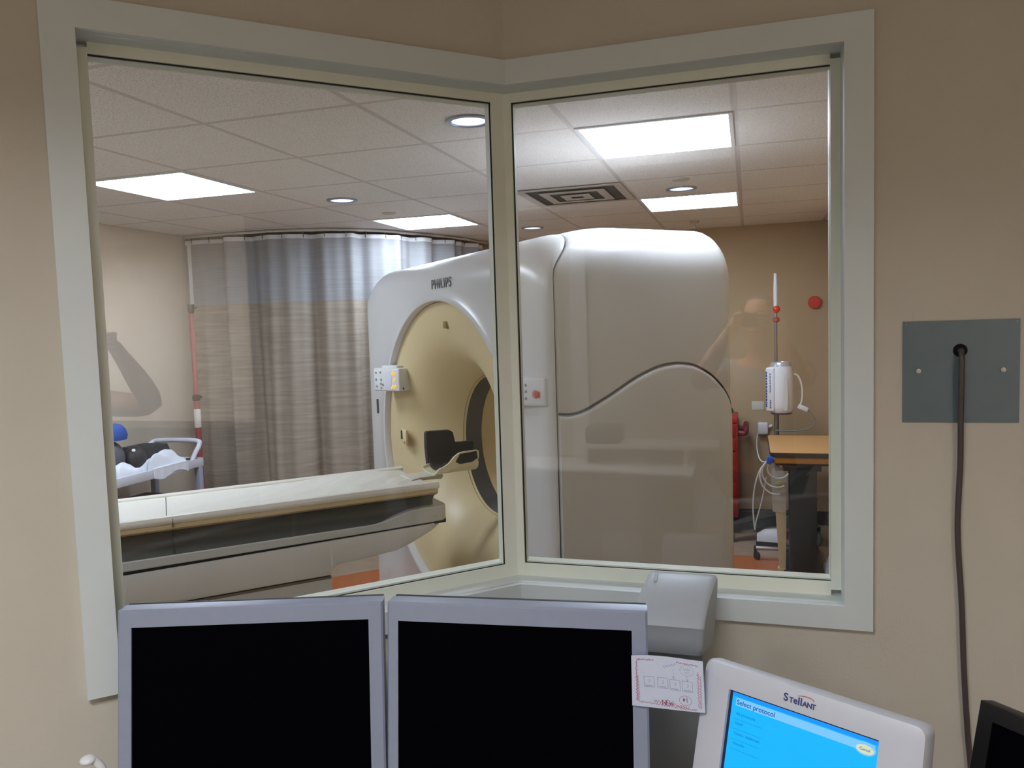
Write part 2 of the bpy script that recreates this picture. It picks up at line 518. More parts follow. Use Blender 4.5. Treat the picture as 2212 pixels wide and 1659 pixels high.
# supply air diffuser
vx, vy = -0.961, 4.551
t = thing('air_vent', 'square ceiling air vent with dark slots above the scanner', 'vent', (vx, vy, H))
f = MB()
for k, (s, w) in enumerate(((0.30, 0.045), (0.19, 0.05), (0.085, 0.05))):
    z = H - 0.004 - 0.004 * k
    for lo, hi in (((-s, -s), (s, -s + w)), ((-s, s - w), (s, s)), ((-s, -s + w), (-s + w, s - w)), ((s - w, -s + w), (s, s - w))):
        f.box2((vx + lo[0], vy + lo[1], z - 0.004), (vx + hi[0], vy + hi[1], z), 0.001)
part('louvre_frame', f, mat('off_white_vent', (190, 180, 170), 0.6), t)
f = MB(); f.box2((vx - 0.28, vy - 0.28, H - 0.002), (vx + 0.28, vy + 0.28, H))
part('dark_plenum', f, mat('plenum_dark', (60, 58, 60), 0.9), t)

# sprinkler and small ceiling discs
sprk = mat('pale_sprinkler', (196, 188, 180), 0.4, metal=0.6)
t = thing('fire_sprinkler', 'small pendent fire sprinkler on the ceiling behind the scanner', 'sprinkler', (-0.395, 6.15, H))
f = MB(); f.lathe([(0.001, -0.010), (0.034, -0.010), (0.038, 0.0)], (-0.395, 6.15, H), n=24); part('escutcheon', f, sprk, t)
f = MB(); f.lathe([(0.008, -0.01), (0.008, -0.03), (0.004, -0.034), (0.004, -0.05)], (-0.395, 6.15, H), n=12)
for sgn in (-1, 1): f.tube([(-0.395 + sgn * 0.008, 6.15, H - 0.025), (-0.395 + sgn * 0.017, 6.15, H - 0.038), (-0.395, 6.15, H - 0.052)], 0.002, 6)
f.lathe([(0.001, -0.052), (0.018, -0.053), (0.018, -0.055), (0.001, -0.056)], (-0.395, 6.15, H), n=20)
part('spray_head', f, sprk, t)
for (x, y, lab) in ((-2.23, 4.647, 'small flat disc cover on the ceiling near the curtain'), (-0.347, 4.326, 'small flat disc cover on the ceiling before the far right downlight')):
    f = MB(); f.lathe([(0.001, -0.010), (0.030, -0.010), (0.045, -0.006), (0.048, 0.0)], (x, y, H), n=28)
    solid('ceiling_disc', f, mat('beige_disc', (196, 184, 172), 0.6), lab, 'ceiling cover', 'ceiling disc covers')

# ------------------------------------------------------------------ CT scanner gantry
g = thing('ct_scanner', 'large white CT scanner with cream round bore cover and patient opening', 'scanner', AB(1.91, -3.50, 0))
BC, ZC = -3.505, 1.082                       # bore centre
BL, BR_, ZT, ZBm = -4.64, -2.455, 2.068, 0.02
N = 288
def rrect(inset, k, top=None):
    """point k of N on the gantry outline seen from the front, pulled in by inset (top edge by its own amount)"""
    th = 2 * pi * k / N
    d = V((cos(th), sin(th)))
    l, r, b, tp = BL + inset, BR_ - inset, ZBm + inset, ZT - (inset if top is None else top)
    def inside(p):
        R = 0.20 if p.y > ZC else 0.04
        R = max(0.02, R - inset * 0.4)
        x = max(l + R - p.x, 0, p.x - (r - R)); y = max(b + R - p.y, 0, p.y - (tp - R))
        if x == 0 or y == 0: return l <= p.x <= r and b <= p.y <= tp
        return x * x + y * y <= R * R
    lo, hi = 0.0, 3.0
    o = V((BC, ZC))
    for _ in range(40):
        m = (lo + hi) / 2
        if inside(o + d * m): lo = m
        else: hi = m
    return o + d * lo
RX, RZ = 0.805, 0.728
def oval(sc, k, add=0.0):
    th = 2 * pi * k / N
    # same polar angle as the outline
    r = 1 / sqrt((cos(th) / (RX * sc + add)) ** 2 + (sin(th) / (RZ * sc + add)) ** 2)
    return V((BC + r * cos(th), ZC + r * sin(th)))
def circ(r, k):
    th = 2 * pi * k / N
    return V((BC + r * cos(th), ZC + r * sin(th)))
def ring(fn, a):
    return [AB(a if not callable(a) else a(fn(k)), fn(k).x, fn(k).y) for k in range(N)]
def seam_a(p):                                # the joint between front and side covers sweeps back towards the top
    return 1.482 + 0.13 * sstep(1.86, 2.07, p.y)
AF = 1.448
f = MB()
rings = [ring(lambda k: oval(1, k), AF + 0.030), ring(lambda k: oval(1, k), AF + 0.004), ring(lambda k: oval(1, k, 0.005), AF - 0.012),
         ring(lambda k: oval(1, k, 0.016), AF - 0.016), ring(lambda k: oval(1, k, 0.034), AF - 0.010), ring(lambda k: oval(1, k, 0.055), AF)]
FR = 0.085; FT = 0.20; TS = 0.034
def front_mix(k, t):
    o, e = rrect(FR, k, FT), oval(1, k, 0.055)
    return e.lerp(o, t)
rings.append(ring(lambda k: front_mix(k, 0.5), AF))
for i in range(0, 9):
    ph = (pi / 2) * i / 8
    ins, it = FR * (1 - sin(ph)), TS + (FT - TS) * (1 - sin(ph))
    rings.append([AB(AF + (seam_a(rrect(0, k)) - AF) * (1 - cos(ph)), rrect(ins, k, it).x, rrect(ins, k, it).y) for k in range(N)])
rings.append([AB(seam_a(rrect(0, k)) + 0.002, rrect(0.006, k, TS + 0.006).x, rrect(0.006, k, TS + 0.006).y) for k in range(N)])
f.loft(rings)
part('front_cover', f, white_shell, g, angle=50)
# body behind the seam
f = MB()
def body_ring(d, ins, top): return [AB(seam_a(rrect(0, k)) + d, rrect(ins, k, top).x, rrect(ins, k, top).y) for k in range(N)]
rings = [body_ring(0.008, 0.008, TS + 0.008), body_ring(0.011, 0.002, TS + 0.002), body_ring(0.018, 0.0, TS * 0.95)]
for q in range(1, 6): rings.append(body_ring(0.018 + 0.05 * q, 0.0, TS * (1 - q / 5) ** 2 * 0.95))
AK = 2.41; BKR = 0.12
rings.append(ring(lambda k: rrect(0, k), 1.9))
for i in range(0, 9):
    ph = (pi / 2) * i / 8
    ins = BKR * (1 - cos(ph))
    rings.append(ring(lambda k: rrect(ins, k), AK - BKR + BKR * sin(ph)))
rings.append(ring(lambda k: circ(0.45, k), AK)); rings.append(ring(lambda k: circ(0.36, k), AK - 0.05))
f.loft(rings)
part('rear_cover', f, white_shell, g, angle=50)
f = MB()
f.loft([[AB(seam_a(rrect(0, k)) + d_, rrect(0.010, k, TS + 0.012).x, rrect(0.010, k, TS + 0.012).y) for k in range(N)] for d_ in (-0.004, 0.03)])
part('chassis', f, dark_gap, g)
# cream trumpet-shaped funnel
f = MB()
rings = []
RB = 0.352
for i in range(0, 25):
    s = i / 24
    rad = s
    a = AF + 0.022 + 0.275 * (0.10 * s + 0.90 * s ** 3.2)
    rings.append([AB(a, *(oval(1, k, -0.002).lerp(circ(RB, k), rad))) for k in range(N)])
f.loft(rings)
part('bore_funnel', f, cream_shell, g, angle=60)
A1 = AF + 0.022 + 0.275
f = MB(); f.loft([ring(lambda k: circ(RB + 0.001, k), A1 - 0.001), ring(lambda k: circ(RB, k), A1 + 0.01), ring(lambda k: circ(RB - 0.004, k), A1 + 0.092), ring(lambda k: circ(RB + 0.004, k), A1 + 0.094)])
part('bore_window_ring', f, mat('dark_grey_bore_ring', (74, 75, 77), 0.3, noise=0.04, nscale=14), g)
f = MB(); f.loft([ring(lambda k: circ(RB - 0.002, k), A1 + 0.094), ring(lambda k: circ(RB - 0.002, k), AK - 0.12), ring(lambda k: circ(0.42, k), AK + 0.002)])
part('bore_liner', f, cream_shell, g)
# thin hairline round the bore mouth
f = MB()
sR = 0.985
rr_a = AF + 0.022 + 0.275 * (0.10 * sR + 0.90 * sR ** 3.2)
f.tube([AB(rr_a - 0.0005, *(oval(1, k, -0.002).lerp(circ(RB, k), sR))) for k in range(0, N, 2)], 0.0016, 6, close=True)
part('mouth_hairline', f, mat('tan_hairline', (150, 128, 90), 0.6), g)
# wave-shaped joint and lower panel on the near side
def wave(a):
    pts = [(1.484, 1.349), (1.53, 1.338), (1.60, 1.348), (1.73, 1.405), (1.845, 1.463), (1.961, 1.503), (2.055, 1.512), (2.152, 1.498), (2.25, 1.446), (2.327, 1.367), (2.38, 1.30), (2.409, 1.24)]
    for (x0, y0), (x1, y1) in zip(pts, pts[1:]):
        if a <= x1:
            t = (a - x0) / (x1 - x0)
            return lerp(y0, y1, max(0, t))
    return pts[-1][1]
def side_b(a):
    if a < AK - BKR: return BR_
    s = min(1, (a - (AK - BKR)) / BKR)
    return BR_ - BKR * (1 - sqrt(max(0, 1 - s * s)))
def wave_s(a):
    return (wave(max(1.484, a - 0.03)) + wave(a) + wave(min(2.408, a + 0.03)) + wave(max(1.484, a - 0.015)) + wave(min(2.408, a + 0.015))) / 5
f = MB()
aa = [1.492 + (AK - 0.002 - 1.492) * i / 60 for i in range(61)]
OFF = 0.010
rows = []
for a in aa:
    w = wave_s(a) - 0.004; b = side_b(a)
    col = [AB(a, b - 0.004, 0.03), AB(a, b + OFF, 0.034)]
    for j in range(1, 9): col.append(AB(a, b + OFF, 0.034 + (w - 0.02 - 0.034) * j / 8))
    for j in range(1, 6):
        ph = (pi / 2) * j / 5
        col.append(AB(a, b + OFF - (OFF + 0.004) * (1 - cos(ph)), w - 0.02 + 0.02 * sin(ph)))
    rows.append(col)
c0 = [AB(aa[0] - 0.004, BR_ - 0.004, (V(p)).z) for p in rows[0]]
f.loft([c0] + rows, False)
part('lower_side_panel', f, white_shell, g, angle=50)
f = MB()
f.tube([AB(a, side_b(a) + 0.001, wave_s(a) + 0.001) for a in aa], 0.0042, 8)
part('panel_joint', f, dark_gap, g)
# maker's lettering
f = MB()
F = frame(AB(AF - 0.0012, -3.545, 1.872), AB(0, 1, 0), V((0, 0, 1)), AB(-1, 0, 0))
f.text('PHILIPS', 0.066, F, 0.0012, 0.0, sx=1.0, space=1.16)
part('lettering', f, mat('grey_lettering', (92, 94, 97), 0.5), g)

# control panels on the front
amber = mat('amber_button_glow', (235, 180, 60), 0.4, emit=(255, 190, 70), estr=0.7)
btn_grey = mat('grey_button', (150, 152, 150), 0.5)
lcd = mat('pale_panel_display', (205, 208, 218), 0.3, emit=(205, 210, 225), estr=0.12)
def gantry_panel(P0, P1, zt, zb, back, name='control_panel'):
    """box whose front face runs P0->P1 (a,b); x along the face, y up, z out"""
    p0, p1 = AB(*P0, 0), AB(*P1, 0)
    ex = (p1 - p0).normalized(); w = (p1 - p0).length; ez = ex.cross(V((0, 0, 1))) * -1
    outward = V((0, 0, 0)) - AB(0.5, 0, 0)
    ez = ex.cross(V((0, 0, 1)))
    if ez.dot(AB(-1, 0.5, 0)) < 0: ez = -ez
    return frame(V((p0.x, p0.y, zb)), ex, V((0, 0, 1)), ez), w, zt - zb
Fp, w, h = gantry_panel((1.345, -4.20), (1.425, -4.005), 1.472, 1.345, 0.12)
f = MB(Fp); f.box((w / 2, h / 2, -0.055), (w, h, 0.11), 0.009, 3); f.box((w / 2, h + 0.004, -0.06), (w * 0.6, 0.02, 0.07), 0.006)
p = part('control_panel', f, white_plastic, g, label='control panel with glowing amber buttons')
f = MB(Fp); f.box((w * 0.60, h * 0.52, 0.0005), (w * 0.22, h * 0.72, 0.002), 0.0006); part('display', f, lcd, p)
for (u, v_, n_) in ((0.80, 0.80, 3), (0.83, 0.50, 2), (0.80, 0.20, 4)):
    f = MB(Fp)
    for q in range(n_):
        f.box((w * u + (q - n_ / 2 + .5) * 0.011, h * v_ + (0.006 if q % 2 else -0.004), 0.0015), (0.010, 0.013, 0.003), 0.001)
    part('lit_button', f, amber, p)
for (u, v_) in ((0.10, 0.80), (0.10, 0.50), (0.12, 0.20), (0.28, 0.82), (0.30, 0.50), (0.28, 0.32), (0.36, 0.28), (0.30, 0.14)):
    f = MB(Fp); f.lathe([(0.007, 0), (0.006, 0.003), (0.0, 0.0035)], (w * u, h * v_, 0), (0, 0, 1), 12); part('button', f, btn_grey, p)
f = MB(Fp); f.lathe([(0.006, 0), (0.0055, 0.002), (0.0, 0.002)], (w + 0.0, h * 0.12, -0.03), (1, 0, 0), 10); part('screw', f, dark_plastic, p)
Fp, w, h = gantry_panel((1.372, -2.712), (1.448, -2.475), 1.484, 1.373, 0.10)
f = MB(Fp); f.box((w / 2, h / 2, -0.04), (w, h, 0.08), 0.012, 3)
p = part('control_panel', f, white_plastic, g, label='control panel with red emergency stop button')
f = MB(Fp); f.lathe([(0.017, -0.002), (0.017, 0.0006)], (w * 0.80, h * 0.42, 0), (0, 0, 1), 24); part('stop_recess', f, mat('pinkish_recess', (165, 150, 150), 0.4), p)
f = MB(Fp); f.box((w * 0.84, h * 0.42, 0.003), (0.024, 0.024, 0.008), 0.004, 3); part('emergency_stop', f, mat('red_button', (214, 66, 38), 0.35), p)
for (u, v_) in ((0.50, 0.66), (0.60, 0.72), (0.52, 0.50), (0.60, 0.50), (0.44, 0.50), (0.46, 0.30), (0.60, 0.26), (0.30, 0.6), (0.30, 0.35)):
    f = MB(Fp); f.lathe([(0.006, 0), (0.005, 0.003), (0.0, 0.0035)], (w * u, h * v_, 0), (0, 0, 1), 12); part('button', f, btn_grey, p)
# laser windows and little marks on the cream funnel
def funnel_a(s): return AF + 0.022 + 0.275 * (0.10 * s + 0.90 * s ** 3.2)
yellow = mat('dull_yellow_label', (196, 172, 70), 0.5)
f = MB(); f.box(AB(funnel_a(0.26) + 0.004, -3.46, 1.697), (0.035, 0.03, 0.034), 0.006, 2, R=Matrix.Rotation(-pi / 4, 3, 'Z'))
part('laser_window', f, mat('olive_window', (150, 130, 70), 0.3), g)
f = MB(); f.box(AB(1.474, -4.09, 1.085), (0.08, 0.014, 0.08), 0.004, 2, R=Matrix.Rotation(-pi / 4, 3, 'Z'))
p = part('laser_housing', f, mat('pale_cream', (226, 208, 170), 0.4), g)
f = MB(); f.box(AB(1.465, -4.112, 1.095), (0.016, 0.006, 0.05), 0.002, 1, R=Matrix.Rotation(-pi / 4, 3, 'Z')); part('dark_slit', f, dark_plastic, p)
f = MB(); f.box(AB(1.465, -4.080, 1.055), (0.03, 0.006, 0.016), 0.002, 1, R=Matrix.Rotation(-pi / 4, 3, 'Z')); part('warning_label', f, yellow, p)
f = MB(); f.box(AB(AF - 0.004, -4.455, 1.232), (0.024, 0.006, 0.085), 0.002, 1, R=Matrix.Rotation(-pi / 4, 3, 'Z')); part('vent_slot', f, mat('slot_grey', (70, 70, 72), 0.6), g)
f = MB(); f.box(AB(1.95, BC - RB + 0.003, 1.12), (0.03, 0.04, 0.02), 0.002, 1, R=Matrix.Rotation(pi / 4, 3, 'Z')); part('bore_label', f, yellow, g)

# ------------------------------------------------------------------ patient table
tb = thing('patient_table', 'white padded CT patient table leading into the scanner bore', 'patient table', AB(0.2, -3.44, 0))
TBC = -3.44
TA0, TA1 = -1.15, 1.335
def extr(mb, prof, a0, a1, n=1):
    """profile of (b offset, z) extruded along a"""
    mb.loft([[AB(lerp(a0, a1, i / n), TBC + x, z) for x, z in prof] for i in range(n + 1)], True, True, True)
    return mb
body_m = mat('warm_grey_table_body', (224, 220, 215), 0.42, noise=0.012, nscale=8)
body_l = mat('light_grey_table_body', (200, 199, 194), 0.35, noise=0.012, nscale=8)
# cradle plate with tan edge
f = MB()
cr = [(0.235, 0.972), (0.243, 0.962), (0.243, 0.948), (0.225, 0.935), (-0.225, 0.935), (-0.243, 0.948), (-0.243, 0.962), (-0.235, 0.972)]
extr(f, cr, TA0, 1.30)
part('cradle', f, mat('tan_cradle', (206, 184, 142), 0.35), tb)
f = MB()
rim = [(0.243, 0.966), (0.2475, 0.974), (0.2485, 0.984), (0.244, 0.994), (0.236, 0.998), (0.226, 0.990), (0.226, 0.960)]
extr(f, rim, TA0, 1.305); extr(f, [(-x, z) for x, z in rim], TA0, 1.305)
part('cradle_rim', f, mat('glossy_white_rim', (236, 232, 222), 0.15, coat=0.5), tb)
# wrinkled pad
def pad(u, v):
    a = lerp(TA0, 1.285, u); x = lerp(-0.228, 0.228, v)
    edge = min(1, (0.228 - abs(x)) / 0.05)
    z = 0.978 + 0.016 * (edge ** 0.5) - 0.010 * (1 - (x / 0.228) ** 2)
    wv = 0
    for q, (fa, fx, ph, am) in enumerate(((24, 22, 0.3, 0.0022), (37, 34, 1.7, 0.0016), (13, 9, 2.2, 0.0018), (58, 52, 0.9, 0.0009))):
        wv += 2.6 * am * ((1 - abs(sin(0.5 * (fa * a + fx * x) + ph + 1.1 * sin(5 * a + q) + 0.6 * sin(11 * x + q)))) ** 2.2 - 0.3)
    z += wv * edge * sstep(0.0, 0.5, a)
    z += 0.012 * sstep(0.75, 1.0, a) * (1 - sstep(1.05, 1.29, a)) * (0.4 + 0.6 * (0.5 - x / 0.456))
    z -= 0.004 * sstep(1.15, 1.29, a)
    return AB(a, TBC + x, z)
f = MB(); nu, nv = 260, 36
top = [[pad(i / nu, j / nv) for j in range(nv + 1)] for i in range(nu + 1)]
f.loft([r + [V((p.x, p.y, 0.9715)) for p in reversed(r)] for r in top], True, True, True)
part('mattress', f, mat('white_vinyl_pad', (226, 222, 210), 0.32, noise=0.012, nscale=10), tb, angle=60)
f = MB()
f.tube([pad((0.185 - TA0) / (1.285 - TA0) + 0.012 * (1 - v / 20), v / 20) + V((0, 0, 0.0005)) for v in range(0, 21)], 0.0016, 6)
f.tube([AB(0.205, TBC + x, z) for x, z in ((0.232, 0.998), (0.2475, 0.985), (0.2445, 0.955), (0.226, 0.934), (0.19, 0.90), (0.215, 0.865), (0.243, 0.85))], 0.0016, 6)
part('pad_seam', f, dark_gap, tb)
def zsh(a): return 0.018 * max(0, a) / 1.36
# dark glossy recess under the cradle, flaring into the upper body
f = MB()
pr = [(0.232, 0.937), (0.214, 0.928), (0.200, 0.913), (0.194, 0.895), (0.197, 0.880), (0.206, 0.867), (0.222, 0.856), (0.238, 0.848), (0.2455, 0.841)]
sidep = pr + [(-x, z) for x, z in reversed(pr)]
extr(f, sidep, TA0, 1.29)
part('side_channel', f, mat('dark_glossy_channel', (96, 94, 88), 0.2, noise=0.05, nscale=5), tb)
f = MB()
def up_prof(w, zb, zt): return [(w - 0.004, zb), (w, zb + 0.004), (w, zt - 0.004), (w - 0.004, zt), (-w + 0.004, zt), (-w, zt - 0.004), (-w, zb + 0.004), (-w + 0.004, zb)]
def lift(a): return 0.040 * sstep(0.98, 1.22, a)
f.loft([[AB(a, TBC + x, z + (lift(a) if z > 0.819 else zsh(a))) for x, z in up_prof(0.246 * k, 0.800, 0.845)] for a, k in [(TA0, 1), (0.9, 1)] + [(0.98 + 0.03 * i, 1) for i in range(10)] + [(1.31, 0.99), (1.335, 0.95), (1.345, 0.85)]], True, True, True)
part('upper_body', f, body_l, tb)
f = MB()
f.loft([[AB(a, TBC + x, z + zsh(a)) for x, z in ((0.236, 0.788), (0.236, 0.808), (-0.236, 0.808), (-0.236, 0.788))] for a in (TA0, 0.0, 1.335)], True, True, True)
part('body_gap', f, black_rubber, tb)
# lower body: underside sweeps up to the tip near the gantry
def under(a):
    pts = [(-1.2, 0.652), (0.804, 0.652), (0.808, 0.668), (0.818, 0.684), (0.841, 0.695), (0.94, 0.700), (1.03, 0.706), (1.10, 0.710), (1.173, 0.735), (1.229, 0.759), (1.30, 0.789), (1.355, 0.806)]
    for (x0, y0), (x1, y1) in zip(pts, pts[1:]):
        if a <= x1: return lerp(y0, y1, (a - x0) / (x1 - x0))
    return pts[-1][1]
f = MB()
rs = []
for a in [TA0, 0.0, 0.7, 0.80, 0.806, 0.81, 0.814, 0.82, 0.83] + [0.841 + 0.514 * i / 26 for i in range(27)]:
    u = under(a); k = 1 - 0.25 * sstep(1.25, 1.36, a)
    w = 0.246 * k
    rd = min(0.02, (0.800 - u + zsh(a)) * 0.45); tz = 0.793 + zsh(a); u = min(u, tz - 0.004)
    rs.append([AB(a, TBC + x, z) for x, z in ((w, tz), (w, u + rd), (w - rd * .3, u + rd * .3), (w - rd, u), (-w + rd, u), (-w + rd * .3, u + rd * .3), (-w, u + rd), (-w, tz))])
f.loft(rs, True, True, True)
part('lower_body', f, body_m, tb)
f = MB()
def rr(b0, b1, z0, z1): return [(b1, z1), (b1, z0), (b0, z0), (b0, z1)]
extr(f, rr(-0.243, 0.243, 0.0, 0.644), TA0 + 0.1, 0.802)
part('pedestal', f, mat('pale_grey_pedestal', (198, 194, 186), 0.45), tb)
f = MB(); extr(f, rr(-0.2435, 0.2435, 0.6435, 0.6525), TA0 + 0.1, 0.802); part('pedestal_seam', f, mat('brown_seam', (116, 100, 86), 0.7), tb)
# head holder
cream_hold = mat('cream_holder', (222, 214, 182), 0.35)
HB = -3.45
# trough under the head, a low near wing with a black inset, and a tall stepped far wing
def trough(a, w, t, zr):
    out = [(w * cos(pi * q / 12), zr - (zr - 0.985) * sin(pi * q / 12) ** 0.7) for q in range(13)]
    inn = [((w - t) * cos(pi * q / 12), zr - (zr - 0.985 - t) * sin(pi * q / 12) ** 0.7) for q in range(12, -1, -1)]
    return [AB(a, HB + x, z) for x, z in out + inn]
f = MB()
f.loft([trough(a, w, 0.008, zr) for a, w, zr in ((1.36, 0.085, 1.012), (1.40, 0.10, 1.02), (1.46, 0.112, 1.035), (1.55, 0.112, 1.04), (1.575, 0.105, 1.04))], True, True, True)
wing = [(1.345, 1.000), (1.365, 1.024), (1.39, 1.032), (1.415, 1.046), (1.44, 1.074), (1.465, 1.091), (1.49, 1.095), (1.558, 1.098), (1.568, 1.092), (1.571, 1.06), (1.562, 1.043), (1.53, 1.034), (1.47, 1.028), (1.42, 1.012), (1.385, 0.998)]
f.loft([[AB(a, HB + o + (z - 1.0) * 0.12, z) for a, z in wing] for o in (0.102, 0.113)], True, True, True)
part('head_holder', f, cream_hold, tb, angle=50)
foam_h = mat('black_foam', (34, 34, 36), 0.85, noise=0.1, nscale=60)
f = MB()
ins = [(1.448, 1.050), (1.470, 1.086), (1.556, 1.092), (1.563, 1.058), (1.535, 1.042), (1.47, 1.037)]
f.loft([[AB(a, HB + o + (z - 1.0) * 0.12, z) for a, z in ins] for o in (0.110, 0.1155)], True, True, True)
part('side_pad', f, foam_h, tb)
f = MB()
farw = [(1.395, 1.00), (1.392, 1.10), (1.396, 1.165), (1.404, 1.174), (1.520, 1.172), (1.538, 1.160), (1.546, 1.112), (1.56, 1.106), (1.64, 1.106), (1.648, 1.098), (1.64, 1.02), (1.56, 1.0)]
f.loft([[AB(a, HB + o - (z - 1.0) * 0.10, z) for a, z in farw] for o in (-0.125, -0.092)], True, True, True)
f.loft([trough(a, 0.10, 0.02, 1.045) for a in (1.40, 1.565)], True, True, True)
part('head_pad', f, foam_h, tb, angle=50)
f = MB(); f.loft([[AB(a, HB + x * k, z) for x, z in ((0.09, z0), (0.06, z0 - 0.02), (-0.06, z0 - 0.02), (-0.09, z0), (-0.06, z0 + 0.004), (0.06, z0 + 0.004))] for a, k, z0 in ((1.24, 0.9, 0.982), (1.29, 0.7, 0.986), (1.34, 0.7, 0.986), (1.40, 0.9, 0.985))], True, True, True)
part('holder_tongue', f, mat('milky_tongue', (214, 210, 198), 0.3), tb)

# ------------------------------------------------------------------ privacy curtain on ceiling track
track = spline([(-4.06, 4.93, 0), (-3.55, 4.93, 0), (-3.14, 5.0, 0), (-2.72, 5.24, 0), (-2.48, 5.65, 0), (-2.30, 6.1, 0), (-2.22, 6.60, 0)], 24)
t = thing('privacy_curtain', 'beige hospital curtain with grey mesh top on ceiling track', 'curtain', (-3.2, 4.95, 0.35))
f = MB(); f.tube([V((p.x, p.y, H - 0.012)) for p in track], 0.011, 8); part('track', f, mat('grey_track', (214, 211, 207), 0.4, metal=0.4), t)
dist = [0.0]
for a_, b_ in zip(track, track[1:]): dist.append(dist[-1] + (b_ - a_).length)
def cpos(s):
    s = min(max(s, 0), dist[-1] - 1e-5)
    for i in range(len(dist) - 1):
        if s <= dist[i + 1]:
            q = (s - dist[i]) / max(1e-9, dist[i + 1] - dist[i])
            p = track[i].lerp(track[i + 1], q); d = (track[i + 1] - track[i]).normalized()
            return p, V((d.y, -d.x, 0))
Ltot = dist[-1]
def fold(s, z):
    sag = (2.42 - z) / 2.1
    amp = 0.028 + 0.028 * sag
    return (amp * (0.9 * sin(s * 17 + 0.9 * sin(s * 3.1)) + 0.6 * sin(s * 29 + 1.1 + 1.2 * sin(s * 5)) + 0.28 * sin(s * 53 + .4)) + 0.035 * sag * sin(s * 8.3 + 1.0)) * sstep(0.05, 0.25, s)
def curtain_piece(z0, z1, nz, th, s0=0.0, s1=None):
    s1 = s1 or Ltot - 0.06
    ns = 420
    def fn(u, v):
        s = lerp(s0, s1, u); z = lerp(z0, z1, v)
        p, n_ = cpos(s)
        return V((p.x, p.y, z)) + n_ * fold(s, z), n_
    m_ = MB(); m_.sheet(fn, ns, nz, th); return m_
part('mesh_header', curtain_piece(1.915, 2.372, 8, 0.002), fabric_mat('grey_curtain_mesh', (172, 172, 174), (160, 160, 163), 260, trans=0.12), t, angle=80)
part('hem_band', curtain_piece(2.372, 2.402, 2, 0.005), mat('white_hem', (222, 222, 224), 0.7), t, angle=80)
def edge_hem(u, v):
    p, n_ = cpos(0.02 + 0.03 * v); z = lerp(1.915, 2.372, u)
    return V((p.x, p.y, z)) + n_ * (fold(0.03, z) + 0.003), n_
f = MB(); f.sheet(edge_hem, 6, 2, 0.004); part('side_hem', f, mat('white_hem', (222, 222, 224), 0.7), t, angle=80)
part('fabric_panel', curtain_piece(0.32, 1.915, 24, 0.003), fabric_mat('beige_curtain_weave', (168, 157, 144), (150, 140, 128), 46), t, angle=80)
k = 0
s = 0.06
while s < Ltot - 0.1:
    p, n_ = cpos(s); q = V((p.x, p.y, 0)) + n_ * fold(s, 2.39)
    f = MB(); f.tube([V((p.x, p.y, H - 0.02)), V((p.x, p.y, 2.412)), q + V((0, 0, 2.395)) + n_ * 0.004, q + V((0, 0, 2.378)) + n_ * 0.006], 0.0025, 6)
    part('hook', f, mat('dark_hook', (70, 70, 74), 0.4, metal=0.6), t)
    s += 0.152

# red telescoping pole standing against the curtain
px, py = -3.69, 4.50
t = thing('telescoping_pole', 'tall thin red telescoping pole standing in front of the curtain', 'pole', (px, py, 0))
red_pole = mat('dull_red_pole', (150, 72, 76), 0.45)
f = MB(); f.lathe([(0.020, 0.0), (0.020, 1.262), (0.017, 1.264), (0.015, 1.84), (0.001, 1.842)], (px, py, 0), n=20); part('shaft', f, red_pole, t)
f = MB(); f.lathe([(0.001, 1.905), (0.022, 1.904), (0.023, 1.865), (0.015, 1.84)], (px, py, 0), n=20); f.box((px + 0.03, py, 1.88), (0.03, 0.014, 0.012), 0.003); part('top_cap', f, black_plastic, t)
f = MB(); f.lathe([(0.021, 1.235), (0.027, 1.24), (0.027, 1.275), (0.018, 1.28)], (px, py, 0), n=20); f.box((px + 0.027, py, 1.262), (0.03, 0.016, 0.02), 0.004); part('clamp', f, black_plastic, t)
f = MB(); f.lathe([(0.0205, 1.05), (0.0225, 1.055), (0.0225, 1.175), (0.0205, 1.18)], (px, py, 0), n=20); part('white_grip', f, mat('white_tape', (205, 200, 190), 0.6), t)

# ------------------------------------------------------------------ white cart with rail (along the scan room's pale wall)
cx0, cx1, cy0, cy1, zb0, zb1 = -3.92, -3.515, 2.9, 4.32, 0.815, 0.872
ct = thing('utility_cart', 'white metal cart with raised tubular end rail beside the curtain', 'cart', ((cx0 + cx1) / 2, 3.6, 0))
wm = mat('white_enamel', (205, 207, 218), 0.4, noise=0.012, nscale=20)
f = MB()
f.box2((cx1 - 0.014, cy0, zb0), (cx1, cy1, zb1), 0.004); f.box2((cx0, cy0, zb0), (cx0 + 0.014, cy1, zb1), 0.004)
f.box2((cx0 + 0.014, cy1 - 0.014, zb0), (cx1 - 0.014, cy1, zb1), 0.004); f.box2((cx0 + 0.014, cy0, zb0), (cx1 - 0.014, cy0 + 0.014, zb1), 0.004)
part('side_frame', f, wm, ct)
f = MB(); f.box2((cx0 + 0.014, cy0 + 0.014, zb0 + 0.01), (cx1 - 0.014, cy1 - 0.014, zb0 + 0.035), 0.003); part('deck', f, dark_plastic, ct)
f = MB()
rz = 0.985
f.tube(spline([(cx1 - 0.016, cy1 - 0.10, zb1 - 0.02), (cx1 - 0.010, cy1 - 0.06, zb1 + 0.045), (cx1 - 0.010, cy1 - 0.025, rz - 0.028), (cx1 - 0.045, cy1 - 0.012, rz), (cx0 + 0.09, cy1 - 0.015, rz), (cx0 + 0.02, cy1 - 0.05, rz - 0.02), (cx0 + 0.012, cy1 - 0.20, zb1 - 0.02)], 10), 0.016, 12)
part('end_rail', f, wm, ct)
